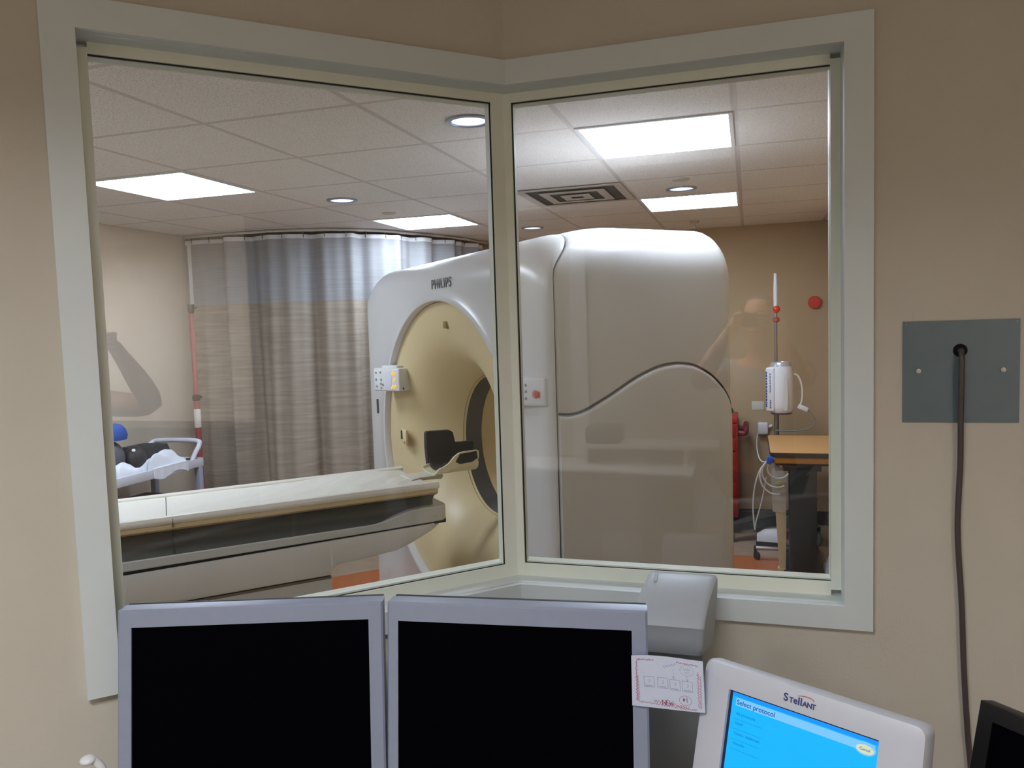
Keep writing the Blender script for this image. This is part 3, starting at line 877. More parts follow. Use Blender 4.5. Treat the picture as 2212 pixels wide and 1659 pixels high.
for x in (cx0 + 0.02, cx1 - 0.02):
    for y in (cy0 + 0.03, cy1 - 0.03):
        f = MB(); f.box2((x - 0.02, y - 0.02, 0.07), (x + 0.02, y + 0.02, zb0 + 0.003), 0.004); L = part('leg', f, mat('blue_grey_leg', (150, 156, 172), 0.4), ct)
        f = MB(); f.lathe([(0.035, -0.014), (0.038, -0.008), (0.038, 0.008), (0.035, 0.014)], (x, y, 0.038), (1, 0, 0), 20); part('caster', f, black_rubber, L)
f = MB(); f.box2((cx0 + 0.03, cy0 + 0.06, 0.28), (cx1 - 0.03, cy1 - 0.06, 0.30), 0.003); part('lower_shelf', f, wm, ct)
# what lies on it
foam = mat('black_foam_pad', (46, 50, 52), 0.85, noise=0.12, nscale=40)
dz = zb0 + 0.035
f = MB()
f.loft([[V((x, y, z)) for x, z in ((cx0 + 0.02, dz), (cx1 - 0.102, dz), (cx1 - 0.155 - sh, dz + 0.135), (cx0 + 0.05, dz + 0.135))] for y, sh in ((3.97, 0.02), (3.99, 0), (4.17, 0), (4.19, 0.02))], True, True, True)
solid('positioning_wedge', f, foam, 'black foam wedge with slanted end lying under the cart rail', 'foam pad')
f = MB(); f.box((cx1 - 0.058, 4.245, dz + 0.012), (0.078, 0.10, 0.024), 0.008, 2); solid('foam_mat', f, mat('dark_green_mat', (58, 66, 64), 0.7), 'thin dark foam mat lying flat at the cart corner', 'mat')
t = thing('padded_cuff', 'rounded black padded cuff with a white dot on the cart', 'cuff', (-3.62, 3.80, dz))
f = MB(); f.ball((-3.645, 3.86, dz + 0.085), 0.088, 0.7, 0.9, 0.96, 24); part('padding', f, mat('black_nylon', (48, 47, 50), 0.55, noise=0.1, nscale=30), t)
f = MB(); f.lathe([(0.012, 0), (0.010, 0.004), (0, 0.005)], (-3.612, 3.815, dz + 0.148), (0.55, -0.5, 0.66), 14); part('snap_button', f, white_plastic, t)
f = MB(); f.ball((-3.70, 3.70, dz + 0.112), 0.10, 0.95, 1.0, 1.12, 20); solid('grey_cushion', f, mat('slate_cushion', (84, 88, 98), 0.7), 'slate grey cushion behind the black cuff on the cart', 'cushion')
f = MB()
f.loft([[V((-3.66 + 0.07 * cos(q) * r, 3.725 + 0.075 * sin(q) * r, z)) for q in [2 * pi * i / 16 for i in range(16)]] for r, z in ((0.9, dz + 0.225), (1.0, dz + 0.25), (0.85, dz + 0.29), (0.55, dz + 0.315), (0.1, dz + 0.325))], True, True, True)
solid('blue_cap', f, mat('bright_blue_cloth', (36, 78, 160), 0.7), 'bright blue cap resting on the grey cushion', 'cap')
def crumple(cx, cy, wx, wy, hz, seed, z0):
    rnd = random.Random(seed)
    ph = [rnd.uniform(0, 6) for _ in range(8)]
    def fn(u, v):
        x = (u - .5) * 2; y = (v - .5) * 2
        k = max(0, 1 - max(abs(x), abs(y)) ** 3)
        fold_ = 0.62 + 0.22 * sin(2.6 * x + 1.9 * y + ph[0]) + 0.13 * sin(4.2 * x - 3.4 * y + ph[1]) + 0.08 * abs(sin(4 * y + 3 * x + ph[2]))
        return V((cx + wx * x * (1 + .05 * sin(5 * y + ph[3])), cy + wy * y * (1 + .06 * sin(4 * x + ph[4])), z0 + hz * k ** 0.45 * (0.35 + 0.65 * fold_))), None
    m_ = MB()
    n = 30
    g_ = [[fn(i / n, j / n)[0] for j in range(n + 1)] for i in range(n + 1)]
    m_.loft([r + [V((p.x, p.y, z0)) for p in reversed(r)] for r in g_], True, True, True)
    return m_
linen = mat('white_linen', (226, 230, 240), 0.7)
f = crumple(-3.566, 4.00, 0.042, 0.165, 0.12, 3, dz)
# corner of the sheet hanging over the cart's side
def over(u, v):
    y = lerp(3.86, 4.17, u); dr = lerp(0, 0.066, v)
    return V((cx1 + 0.004 + 0.004 * sin(30 * u), y, zb1 + 0.006 - dr * (0.9 + 0.25 * sin(7 * u))) ), V((1, 0, 0))
f.sheet(over, 14, 6, 0.004)
f.box2((cx1 - 0.05, 3.88, zb1 + 0.001), (cx1 + 0.006, 4.16, zb1 + 0.007), 0.002)
solid('folded_sheet', f, linen, 'white crumpled sheet draped over the cart side', 'sheet', angle=60)
f = crumple(-3.572, 3.69, 0.05, 0.10, 0.095, 11, dz); solid('paper_towel', f, linen, 'smaller white crumpled cloth nearest the window frame on the cart', 'cloth', angle=60)
f = MB(); f.box2((-3.88, 3.0, 0.30), (-3.60, 3.9, 0.62), 0.01, 2); solid('storage_box', f, mat('brown_cardboard', (104, 78, 56), 0.8, noise=0.06, nscale=12), 'brown box on the lower shelf of the white cart', 'box')
f = MB(); f.box2((-3.86, 3.93, 0.30), (-3.58, 4.16, 0.66), 0.012, 2); solid('equipment_case', f, mat('dark_case', (52, 46, 46), 0.6), 'dark case beside the brown box on the cart shelf', 'case')

# ------------------------------------------------------------------ far right corner of the scan room
# red crash cart
rc = thing('crash_cart', 'tall narrow red supply cart standing behind the scanner', 'cart', (-0.36, 6.38, 0))
redp = mat('red_enamel', (150, 20, 16), 0.4, noise=0.03, nscale=8)
x0, x1, y0, y1 = -0.62, -0.092, 6.20, 6.60
f = MB(); f.box2((x0, y0, 0.14), (x1, y1, 0.88), 0.012, 2); part('cabinet', f, redp, rc)
f = MB(); f.box2((x0 + 0.0, y0, 0.88), (x1 - 0.005, y1, 0.93), 0.01, 2); part('top_tray', f, mat('bright_red_plastic', (176, 30, 24), 0.4), rc)
f = MB(); f.tube(spline([(x1, y0 + 0.05, 0.80), (x1 + 0.05, y0 + 0.05, 0.80), (x1 + 0.06, y0 + 0.08, 0.84), (x1 + 0.06, y1 - 0.08, 0.84), (x1 + 0.05, y1 - 0.05, 0.80), (x1, y1 - 0.05, 0.80)], 6), 0.022, 10); part('push_handle', f, mat('dark_red_handle', (112, 20, 24), 0.5), rc)
for i, z in enumerate((0.83, 0.705, 0.625, 0.50, 0.36)):
    f = MB(); f.box2((x0 + 0.02, y0 - 0.010, z - 0.05), (x1 - 0.02, y0 - 0.0005, z + 0.05), 0.003); d = part('drawer', f, redp, rc)
    f = MB(); f.box2((x0 + 0.15, y0 - 0.03, z - 0.008), (x1 - 0.056, y0 - 0.010, z + 0.010), 0.004); part('handle', f, white_plastic, d)
for x in (x0 + 0.06, x1 - 0.06):
    for y in (y0 + 0.06, y1 - 0.06):
        f = MB(); f.lathe([(0.05, -0.015), (0.055, -0.008), (0.055, 0.008), (0.05, 0.015)], (x, y, 0.055), (1, 0, 0), 20); f.box((x, y, 0.115), (0.03, 0.05, 0.06), 0.004); part('caster', f, black_rubber, rc)
f = MB(); f.ball((-0.17, 6.34, 0.965), 0.04, 1.1, 1, 0.9, 14); f.box((-0.17, 6.34, 0.9325), (0.06, 0.06, 0.004)); solid('green_pouch', f, mat('dark_green_pouch', (38, 78, 66), 0.7), 'small dark green pouch on top of the red cart', 'pouch')

# contrast injector on its rolling stand
ij = thing('contrast_injector', 'white cylindrical injector head on a thin pole stand near the back wall', 'injector', (0.195, 6.2, 0))
ipx, ipy = 0.190, 6.2
f = MB(); f.lathe([(0.019, 0.12), (0.019, 0.98), (0.012, 0.985), (0.011, 1.78)], (ipx, ipy, 0), n=18); part('pole', f, mat('grey_steel', (150, 146, 144), 0.35, metal=0.7), ij)
f = MB(); f.lathe([(0.014, 1.765), (0.0155, 1.78), (0.016, 1.9), (0.012, 2.02), (0.001, 2.022)], (ipx, ipy, 0), n=18); part('white_upright', f, white_plastic, ij)
f = MB(); f.ball((ipx + 0.006, ipy - 0.012, 1.75), 0.026, 1, 0.8, 1.05, 16); part('red_knob', f, mat('orange_red_knob', (214, 58, 34), 0.4), ij)
f = MB(); f.lathe([(0.016, 1.655), (0.024, 1.66), (0.024, 1.685), (0.016, 1.69)], (ipx + 0.004, ipy, 0), n=16); part('knob_reflection', f, mat('muted_red_reflection', (170, 76, 66), 0.4), ij)  # muted red ring imitates the knob's reflection just below it
hx, hy = 0.222, 6.12
f = MB(); f.lathe([(0.001, 0.975), (0.076, 0.978), (0.088, 0.995), (0.091, 1.05), (0.089, 1.28), (0.080, 1.325), (0.001, 1.33)], (hx, hy, 0), n=40); hd = part('injector_head', f, white_plastic, ij)
f = MB(); f.lathe([(0.078, 1.322), (0.074, 1.345), (0.066, 1.356), (0.05, 1.358), (0.046, 1.350), (0.001, 1.350)], (hx, hy, 0), n=40); part('silver_cap', f, mat('silver_grey_cap', (178, 184, 186), 0.3, metal=0.3), hd)
f = MB(); f.lathe([(0.001, 0.965), (0.070, 0.966), (0.080, 0.980)], (hx, hy, 0), n=40); part('base_ring', f, mat('purple_grey_ring', (120, 112, 124), 0.4), hd)
f = MB(); f.box((hx - 0.070, hy - 0.045, 1.155), (0.070, 0.06, 0.33), 0.014, 3, R=Matrix.Rotation(radians(-25), 3, 'Z')); bk = part('side_plate', f, white_plastic, hd)
Rz = Matrix.Rotation(radians(-25), 3, 'Z')
Fl = frame(V((hx - 0.070, hy - 0.045, 1.155)) + Rz @ V((0, -0.031, 0)), Rz @ V((1, 0, 0)), V((0, 0, 1)), Rz @ V((0, -1, 0)))
rnd = random.Random(4)
for (xx, z0_, z1_, w_) in ((-0.024, -0.13, 0.12, 0.009), (0.004, -0.02, 0.12, 0.006), (0.006, -0.14, -0.085, 0.008)):
    f = MB(); z = z0_
    while z < z1_:
        hgt = rnd.uniform(0.008, 0.02)
        f.add([Fl @ V((xx - w_ / 2, z, 0.0006)), Fl @ V((xx + w_ / 2, z, 0.0006)), Fl @ V((xx + w_ / 2, z + hgt, 0.0006)), Fl @ V((xx - w_ / 2, z + hgt, 0.0006))], [[0, 1, 2, 3]])
        z += hgt + rnd.uniform(0.003, 0.007)
    part('blue_lettering', f, mat('navy_print', (36, 48, 118), 0.5), bk)
f = MB(); f.lathe([(0.020, -0.002), (0.022, 0.006), (0.012, 0.012), (0.001, 0.012)], (hx + 0.035, hy - 0.083, 1.12), (0.3, -1, 0), 18)
f2 = MB(); f2.loft([[V((hx + 0.028 + w_ * q, hy - 0.0905, z)) for q in (-1, 1)] for z, w_ in ((1.0, 0.012), (1.1, 0.016), (1.2, 0.013), (1.27, 0.004))], False)
f.bm.free(); part('raised_rib', f2, mat('pale_rib', (206, 206, 200), 0.3), hd)
# cable hanging from the head to a white connector
f = MB(); f.tube(spline([(hx + 0.085, hy, 1.27), (hx + 0.12, hy, 1.25), (hx + 0.145, hy - 0.01, 1.18), (hx + 0.148, hy - 0.01, 1.09), (hx + 0.135, hy - 0.01, 1.03)], 8), 0.007, 8); cb = part('curly_cable', f, mat('ivory_cable', (222, 216, 198), 0.5), ij)
f = MB(); f.box((hx + 0.152, hy - 0.01, 1.012), (0.075, 0.03, 0.036), 0.008, 2, R=Matrix.Rotation(radians(24), 3, 'Y')); part('connector', f, white_plastic, cb)
f = MB(); f.tube(spline([(hx + 0.185, hy - 0.01, 0.998), (hx + 0.225, hy - 0.02, 0.95), (hx + 0.235, hy - 0.03, 0.905), (hx + 0.19, hy - 0.05, 0.862), (hx + 0.09, hy - 0.05, 0.846), (hx - 0.04, hy - 0.03, 0.845)], 8), 0.005, 8); part('grey_lead', f, mat('grey_lead', (120, 116, 108), 0.5), ij)
# stand base: dark legs and casters
f = MB()
f.lathe([(0.001, 0.10), (0.07, 0.10), (0.08, 0.12), (0.06, 0.17), (0.022, 0.20)], (ipx, ipy, 0), n=24)
ends = [(-0.15, 6.02), (-0.06, 6.45), (0.46, 6.42), (0.47, 6.02)]
for ex_, ey_ in ends:
    d = V((ex_ - ipx, ey_ - ipy, 0)); n_ = V((-d.y, d.x, 0)).normalized()
    f.loft([[V((ipx, ipy, 0)) + d * q + n_ * s_ * w_ + V((0, 0, z_)) for s_, z_ in ((-1, zl), (1, zl), (1, zh), (-1, zh))] for q, w_, zl, zh in ((0.0, 0.07, 0.11, 0.20), (0.5, 0.06, 0.10, 0.17), (1.0, 0.035, 0.09, 0.135))], True, True, True)
bs = part('star_base', f, mat('dark_green_grey_base', (62, 64, 60), 0.4), ij)
for ex_, ey_ in ends:
    f = MB(); f.lathe([(0.045, -0.014), (0.05, -0.008), (0.05, 0.008), (0.045, 0.014)], (ex_, ey_, 0.05), (0.9, 0.4, 0), 20); f.box((ex_, ey_, 0.085), (0.03, 0.03, 0.05), 0.003); part('caster', f, mat('grey_caster', (104, 106, 104), 0.5), bs)
# white foot switch
fx, fy = 0.135, 5.98
t = thing('foot_switch', 'white wedge-shaped foot switch with dark rim on the floor', 'foot switch', (fx, fy, 0))
f = MB(); f.loft([[V((fx + x * k, fy + y * k, z)) for x, y in ((-0.10, -0.05), (0.10, -0.07), (0.11, 0.05), (0.0, 0.09), (-0.10, 0.05))] for k, z in ((1.0, 0.0), (1.03, 0.012), (1.0, 0.035))], True, True, True); part('rim', f, dark_plastic, t)
f = MB(); f.loft([[V((fx + x * k + sh, fy + y * k, z)) for x, y in ((-0.10, -0.05), (0.10, -0.07), (0.11, 0.05), (0.0, 0.09), (-0.10, 0.05))] for k, z, sh in ((0.97, 0.035, 0), (0.95, 0.07, 0), (0.62, 0.11, 0.02), (0.45, 0.115, 0.025))], True, True, True); part('pedal', f, white_plastic, t)

# wooden two-tier table on black column
tx0, tx1, ty0, ty1 = 0.122, 0.585, 5.20, 6.0
wt = thing('wooden_table', 'two-tier light wooden table on black column by the right pane edge', 'table', (0.32, 5.5, 0))
woodt = wood_mat('light_wood_laminate', (206, 158, 100), (190, 142, 84))
def rpoly(x0, y0, x1, y1, r, n=5):
    out = []
    for cx_, cy_, a0 in ((x1 - r, y0 + r, -90), (x1 - r, y1 - r, 0), (x0 + r, y1 - r, 90), (x0 + r, y0 + r, 180)):
        for i in range(n + 1):
            q = radians(a0 + 90 * i / n); out.append((cx_ + r * cos(q), cy_ + r * sin(q)))
    return out
f = MB(); f.prism(rpoly(tx0, ty0, tx1, ty1, 0.03), 0.797, 0.822); part('table_top', f, woodt, wt)
f = MB(); f.prism(rpoly(tx0 - 0.003, ty0 - 0.003, tx1 + 0.003, ty1 + 0.003, 0.033), 0.790, 0.8185); part('edge_band', f, mat('black_edge_band', (52, 44, 44), 0.5), wt)
f = MB(); f.prism(rpoly(tx0 + 0.014, ty0 + 0.006, tx1, ty1, 0.02), 0.752, 0.790); part('lower_tier', f, wood_mat('amber_wood_edge', (186, 126, 60), (172, 112, 50)), wt)
f = MB(); f.box2((tx0 + 0.03, ty0 + 0.02, 0.735), (tx1 - 0.02, ty1 - 0.04, 0.752), 0.003)
f.box2((0.20, ty0 + 0.02, 0.70), (0.43, ty1 - 0.2, 0.735), 0.004); part('bracket', f, mat('black_steel', (38, 36, 40), 0.5), wt)
f = MB(); f.box2((0.238, ty0 + 0.02, 0.03), (0.402, ty0 + 0.20, 0.72), 0.006, 2); part('column', f, mat('black_column', (40, 42, 40), 0.5, noise=0.06, nscale=12), wt)
f = MB(); f.box2((0.20, 5.24, 0.0), (0.46, 5.9, 0.03), 0.008, 2); part('base_plate', f, mat('black_base', (34, 34, 34), 0.5), wt)
f = MB(); f.tube([(0.03, 5.58, 0.085), (0.26, 5.58, 0.085)], 0.016, 12); bl = part('outrigger', f, chrome, wt)
f = MB(); f.lathe([(0.026, -0.010), (0.03, -0.006), (0.03, 0.006), (0.026, 0.010)], (0.035, 5.58, 0.03), (0.8, 0.6, 0), 18); f.tube([(0.025, 5.58, 0.03), (0.025, 5.58, 0.10)], 0.01, 8); part('caster', f, dark_plastic, bl)
f = MB(); f.tube([(0.26, 5.58, 0.085), (0.26, 5.58, 0.028)], 0.012, 8); part('outrigger_post', f, chrome, wt)
# tall slim bin with clear liner beside the column
bn = thing('waste_bin', 'tall slim cream bin with clear liner bag beside black column', 'bin', (0.20, 5.30, 0))
f = MB()
f.loft([[V((0.185 + 0.012 * (1 - z_) + x * w_, 5.31 + y * w_, z)) for x, y in ((-1, -1), (0.8, -1), (0.8, 1), (-1, 1))] for z, w_, z_ in ((0.04, 0.022, 0.0), (0.30, 0.032, 0.4), (0.58, 0.042, 1), (0.585, 0.045, 1), (0.60, 0.045, 1))], True, True, True)
f.box2((0.165, 5.285, 0.003), (0.215, 5.335, 0.04), 0.003)
part('bin_body', f, mat('cream_bin', (206, 186, 146), 0.5, noise=0.02), bn)
f = MB(); f.loft([[V((0.18 + x * w_, 5.31 + y * w_, z)) for x, y in ((-1, -1), (0.8, -1), (0.8, 1), (-1, 1))] for z, w_ in ((0.42, 0.0455), (0.50, 0.047), (0.60, 0.049), (0.61, 0.05), (0.655, 0.052), (0.69, 0.042), (0.70, 0.03))], True, False, True)
part('liner_bag', f, mat('cloudy_plastic', (205, 202, 194), 0.3, alpha=0.55), bn)
f = MB(); f.box((0.178, 5.2585, 0.60), (0.022, 0.003, 0.05), 0.001); part('yellow_label', f, yellow, bn)
# coiled white cables with blue clamp at the table's end
cc_ = thing('cable_coil', 'coil of white cables held by a blue clip at the wooden table', 'cable', (0.10, 5.22, 0.70))
f = MB(); f.box((0.118, 5.205, 0.772), (0.036, 0.05, 0.05), 0.008, 2, R=Matrix.Rotation(radians(20), 3, 'Y')); part('blue_clip', f, mat('blue_clip', (24, 84, 190), 0.4), cc_)
cab = mat('white_cable', (205, 205, 203), 0.45)
for (cx_, cz_, rx_, rz_, a0, a1) in ((0.17, 0.72, 0.068, 0.066, 80, 330), (0.16, 0.69, 0.090, 0.095, 70, 300), (0.155, 0.665, 0.098, 0.115, 75, 285)):
    f = MB(); pts = []
    for i in range(25):
        q = radians(lerp(a0 + 30, a1, i / 24)); pts.append((cx_ + rx_ * cos(q) * 1.0, 5.20 + 0.004 * i / 24, cz_ + rz_ * sin(q)))
    f.tube(pts, 0.0055, 8); part('cable_loop', f, cab, cc_)
f = MB(); f.tube(spline([(0.105, 5.205, 0.765), (0.055, 5.21, 0.70), (0.022, 5.22, 0.58), (0.012, 5.23, 0.46), (0.016, 5.24, 0.36), (0.022, 5.24, 0.31)], 8), 0.005, 8); part('hanging_cable', f, cab, cc_)
f = MB(); f.tube(spline([(0.095, 5.21, 0.66), (0.075, 5.22, 0.54), (0.052, 5.235, 0.44), (0.03, 5.24, 0.36), (0.022, 5.24, 0.30)], 8), 0.0045, 8); part('hanging_cable', f, cab, cc_)
f = MB(); f.tube(spline([(0.062, 6.60, 0.775), (0.05, 6.55, 0.72), (0.046, 6.2, 0.69), (0.06, 5.6, 0.71), (0.085, 5.25, 0.75), (0.115, 5.21, 0.775)], 8), 0.0045, 8); part('supply_lead', f, cab, cc_)
# power adapter plugged into the back wall
t = thing('power_adapter', 'white power adapter plugged into the tan back wall', 'adapter', (0.10, 6.62, 0.74))
f = MB(); f.box((0.098, 6.617, 0.790), (0.080, 0.062, 0.10), 0.014, 3); part('housing', f, white_plastic, t)
f = MB(); f.tube([(0.14, 6.62, 0.80), (0.17, 6.62, 0.815)], 0.012, 8); part('plug_arm', f, white_plastic, t)
# red disc on the back wall
t = thing('wall_push_button', 'round bright red disc mounted on tan back wall', 'wall button', (0.497, YB, 1.80))
f = MB(); f.lathe([(0.044, 0.0), (0.044, 0.014), (0.050, 0.016), (0.050, 0.026), (0.044, 0.032), (0.001, 0.034)], (0.497, YB, 1.801), (0, -1, 0), 36); part('red_cap', f, mat('signal_red', (208, 52, 40), 0.45), t)
f = MB(); f.lathe([(0.030, 0.0), (0.030, 0.014)], (0.497, YB, 1.801), (0, -1, 0), 24); part('stem', f, dark_plastic, t)
f = MB(); f.box2((0.012, YB - 0.004, 0.938), (0.106, YB, 1.01), 0.001)
solid('wall_reflection', f, mat('pale_reflection', (214, 208, 196), 0.7), 'small pale rectangle on the tan wall standing in for a reflected paper', 'paper')  # pale slab on the wall imitates a sheet of paper reflected in the pane
f = crumple(0.50, 5.30, 0.05, 0.06, 0.14, 21, 0.003); solid('plastic_bag', f, mat('white_plastic_bag', (206, 208, 218), 0.35), 'white crumpled plastic bag on the floor in the right corner', 'bag', angle=60)

# ------------------------------------------------------------------ control room: wall plate and cable
t = thing('wall_plate', 'square slate grey metal cover plate screwed to the beige wall', 'wall plate', (0.379, RY, 1.465))
plate_m = mat('slate_plate', (98, 112, 118), 0.4, metal=0.1, noise=0.03, nscale=20)
pz0, pz1, px0, px1 = 1.4655, 1.659, 0.281, 0.477
hxp, hzp, hr = 0.379, 1.602, 0.0125
f = MB()
nh = 32
pts_o = []
for i in range(nh):
    q = 2 * pi * i / nh; d = V((cos(q), sin(q)))
    tt = min((px1 - hxp) / d.x if d.x > 1e-6 else 9, (px0 - hxp) / d.x if d.x < -1e-6 else 9, (pz1 - hzp) / d.y if d.y > 1e-6 else 9, (pz0 - hzp) / d.y if d.y < -1e-6 else 9)
    pts_o.append(V((hxp + d.x * tt, hzp + d.y * tt)))
for cxy in ((px0, pz0), (px1, pz0), (px1, pz1), (px0, pz1)):
    j = min(range(nh), key=lambda k: (pts_o[k] - V(cxy)).length); pts_o[j] = V(cxy)
inner = [V((hxp + hr * cos(2 * pi * i / nh), hzp + hr * sin(2 * pi * i / nh))) for i in range(nh)]
yb_, yf_ = RY - 0.0003, RY - 0.0028
f.loft([[V((p.x, yb_, p.y)) for p in inner], [V((p.x, yf_, p.y)) for p in inner], [V((p.x, yf_, p.y)) for p in pts_o], [V((p.x, yb_, p.y)) for p in pts_o]], True)
part('plate', f, plate_m, t, angle=20)
f = MB(); f.lathe([(0.0125, 0.0005), (0.001, 0.0006)], (hxp, RY, hzp), (0, -1, 0), 24); part('cable_hole', f, mat('hole_black', (6, 6, 7), 0.9), t)
scr = mat('worn_screw', (176, 168, 158), 0.4, metal=0.6)
for (x, z) in ((0.308, 1.564), (0.450, 1.5645)):
    f = MB(); f.lathe([(0.0048, 0.0025), (0.0045, 0.005), (0.001, 0.0055)], (x, RY, z), (0, -1, 0), 14); part('screw', f, scr, t)
for (x, z) in ((px0 + 0.005, pz1 - 0.005), (px1 - 0.005, pz1 - 0.005)):
    f = MB(); f.lathe([(0.002, 0.0025), (0.001, 0.004)], (x, RY, z), (0, -1, 0), 10); part('rivet', f, scr, t)
f = MB()
f.tube(spline([(0.379, 1.641, 1.602), (0.379, 1.634, 1.600), (0.3785, 1.628, 1.585), (0.378, 1.627, 1.54), (0.378, 1.630, 1.468), (0.379, 1.634, 1.39), (0.376, 1.636, 1.26), (0.384, 1.636, 1.118), (0.389, 1.636, 0.99), (0.396, 1.636, 0.87), (0.402, 1.636, 0.80), (0.404, 1.630, 0.7545), (0.40, 1.58, 0.7555)], 8), 0.0052, 12)
solid('hanging_cable', f, mat('dark_brown_cable', (78, 66, 66), 0.45), 'dark cable hanging from the slate wall plate down the beige wall', 'cable')

# ------------------------------------------------------------------ desk
def corner_xy(ry, lb): c = corner(ry, lb); return (c.x, c.y)
dt = thing('corner_desk', 'grey worktop desk running along both window walls below the monitors', 'desk', (-0.4, 1.2, 0))
outl = [corner_xy(RY - 0.006, LB + 0.006), (1.75, RY - 0.006), (1.75, 0.86), corner_xy(0.86, -0.74), Lp(-1.3, -0.74), Lp(-1.3, LB + 0.006)]
f = MB(); f.prism(outl, 0.72, 0.75); part('worktop', f, mat('grey_laminate', (150, 148, 142), 0.5, noise=0.02, nscale=60), dt)
for (x, y) in ((1.70, 0.92), (1.70, 1.58), (0.75, 1.58), (0.75, 0.92)):
    f = MB(); f.box2((x - 0.02, y - 0.02, 0), (x + 0.02, y + 0.02, 0.72), 0.003); part('leg', f, dark_plastic, dt)
for (a, b) in ((-1.24, -0.80), (-1.24, -1.46), (-0.3, -0.80), (0.5, -1.42)):
    p = AB(a, b); f = MB(); f.box2((p.x - 0.02, p.y - 0.02, 0), (p.x + 0.02, p.y + 0.02, 0.72), 0.003); part('leg', f, dark_plastic, dt)

# ------------------------------------------------------------------ flat monitors
def mon_frame(P0, e, tau):
    e = V(e).normalized(); n_ = V((e.y, -e.x, 0)); t_ = radians(tau)
    d = V((0, 0, -1)) * cos(t_) + n_ * sin(t_)
    nn = e.cross(d); 
    if nn.dot(n_) < 0: nn = -nn
    return frame(V(P0), e, d, nn), n_         # x right, y down, z towards the viewer
def monitor(P0, e, tau, W, Hh, sx0, sx1, sy0, sy1, label):
    F, n_ = mon_frame(P0, e, tau)
    mid = F @ V((W / 2, Hh, -0.03))
    basec = mid - n_ * 0.05
    t = thing('monitor', label, 'monitor', (basec.x, basec.y, 0.75), 'silver framed flat monitors on the desk')
    f = MB(F)
    ch = 0.003                                  # front chamfer catches the light
    def ringr(x0, y0, x1, y1, z): return [(x0, y0, z), (x1, y0, z), (x1, y1, z), (x0, y1, z)]
    f.loft([[V(p) for p in q] for q in (ringr(sx0, sy0, sx1, sy1, -0.004), ringr(sx0, sy0, sx1, sy1, 0.0), ringr(ch, ch, W - ch, Hh - ch, 0.0), ringr(0, 0, W, Hh, -ch), ringr(0, 0, W, Hh, -0.012), ringr(0.001, -0.003, W - 0.001, Hh, -0.030), ringr(0.004, 0.001, W - 0.004, Hh, -0.033))], True, False, True)
    part('bezel', f, silver, t, angle=20)
    f = MB(F); f.box2((sx0 - 0.002, sy0 - 0.002, -0.008), (sx1 + 0.002, sy1 + 0.002, -0.003)); part('screen', f, black_screen, t)
    f = MB(F); f.box2((0.003, -0.0042, -0.038), (W - 0.003, Hh - 0.002, -0.0325), 0.001); f.box2((0.006, 0.004, -0.048), (W - 0.006, Hh - 0.004, -0.0375), 0.004); f.box2((0.06, 0.05, -0.070), (W - 0.06, Hh - 0.05, -0.044), 0.012, 2); part('back_shell', f, dark_plastic, t)
    top = F @ V((W / 2, Hh * 0.6, -0.068))
    f = MB(); nk = V((top.x, top.y, 0)) - n_ * 0.02
    R = Matrix.Rotation(math.atan2(V(e).y, V(e).x), 3, 'Z')
    f.box((nk.x, nk.y, (0.762 + top.z) / 2), (0.09, 0.035, top.z - 0.762), 0.008, 2, R=R); f.box((top.x, top.y, top.z), (0.11, 0.045, 0.09), 0.006, 2, R=R); part('neck', f, silver, t)
    f = MB(); f.box((nk.x + n_.x * 0.03, nk.y + n_.y * 0.03, 0.757), (0.24, 0.19, 0.014), 0.006, 2, R=R); part('foot', f, silver, t)
    for u in (0.90, 0.94):
        f = MB(F); f.box((W * u, Hh - 0.012, 0.0008), (0.009, 0.005, 0.002), 0.0006); part('button', f, grey_plastic, t)
    return t
monitor((-0.981, 0.979, 1.235), (0.951, 0.308, 0), 8, 0.4277, 0.345, 0.0224, 0.4046, 0.0280, 0.318, 'left of two silver framed monitors with black unlit screen')
monitor((-0.5655, 1.1105, 1.235), (0.994, 0.108, 0), 7, 0.4155, 0.345, 0.0185, 0.3916, 0.0300, 0.318, 'silver framed unlit monitor with a paper note taped on its side')

# handwritten note taped to the right monitor's edge
note_o = V((-0.1745, 1.1325, 1.174))
def note(u, v, off=0.0):
    p = note_o + V((0.1045 * u, 0.004 * u, -0.0775 * v)) + V((0.003 * u * v, 0, 0.002 * u * v))
    wob = 0.0035 * sin(pi * u * 1.2) * (1 - 0.3 * v) - 0.006 * u * v
    p.y += -0.001 + wob * 0.9 - off
    p.z += -0.003 * sin(pi * u) * (0.2 + v * 0.3) + 0.0018 * sin(pi * u * 1.5) * (1 - v) + 0.002 * sstep(0.3, 1, u) * (1 - v)
    return p
nt_ = thing('paper_note', 'white paper note with scribbled red border taped to a monitor', 'note', note_o)
f = MB()
f.sheet(lambda u, v: (note(u, v), V((0, -1, 0))), 16, 10, 0.0003)
part('paper', f, mat('white_note_paper', (198, 204, 222), 0.7), nt_, angle=60)
red_ink = mat('red_ink', (178, 92, 116), 0.7); gry_ink = mat('faint_pencil', (142, 154, 176), 0.7); drk_ink = mat('dark_red_ink', (120, 50, 78), 0.7)
def ink(mb, pts, w=0.0007):
    P = [V(p) for p in pts]
    for (p, q) in zip(P, P[1:]):
        d = (q - p)
        if d.length < 1e-6: continue
        n_ = V((-d.y * 0.74, d.x / 0.74)); n_ = n_ / max(1e-9, sqrt((n_.x * 0.1045) ** 2 + (n_.y * 0.0775) ** 2)) * w / 2
        vs = [note(*(p + n_), 0.0004), note(*(p - n_), 0.0004), note(*(q - n_), 0.0004), note(*(q + n_), 0.0004)]
        mb.add(vs, [[0, 1, 2, 3]])
rnd = random.Random(5)
f = MB()
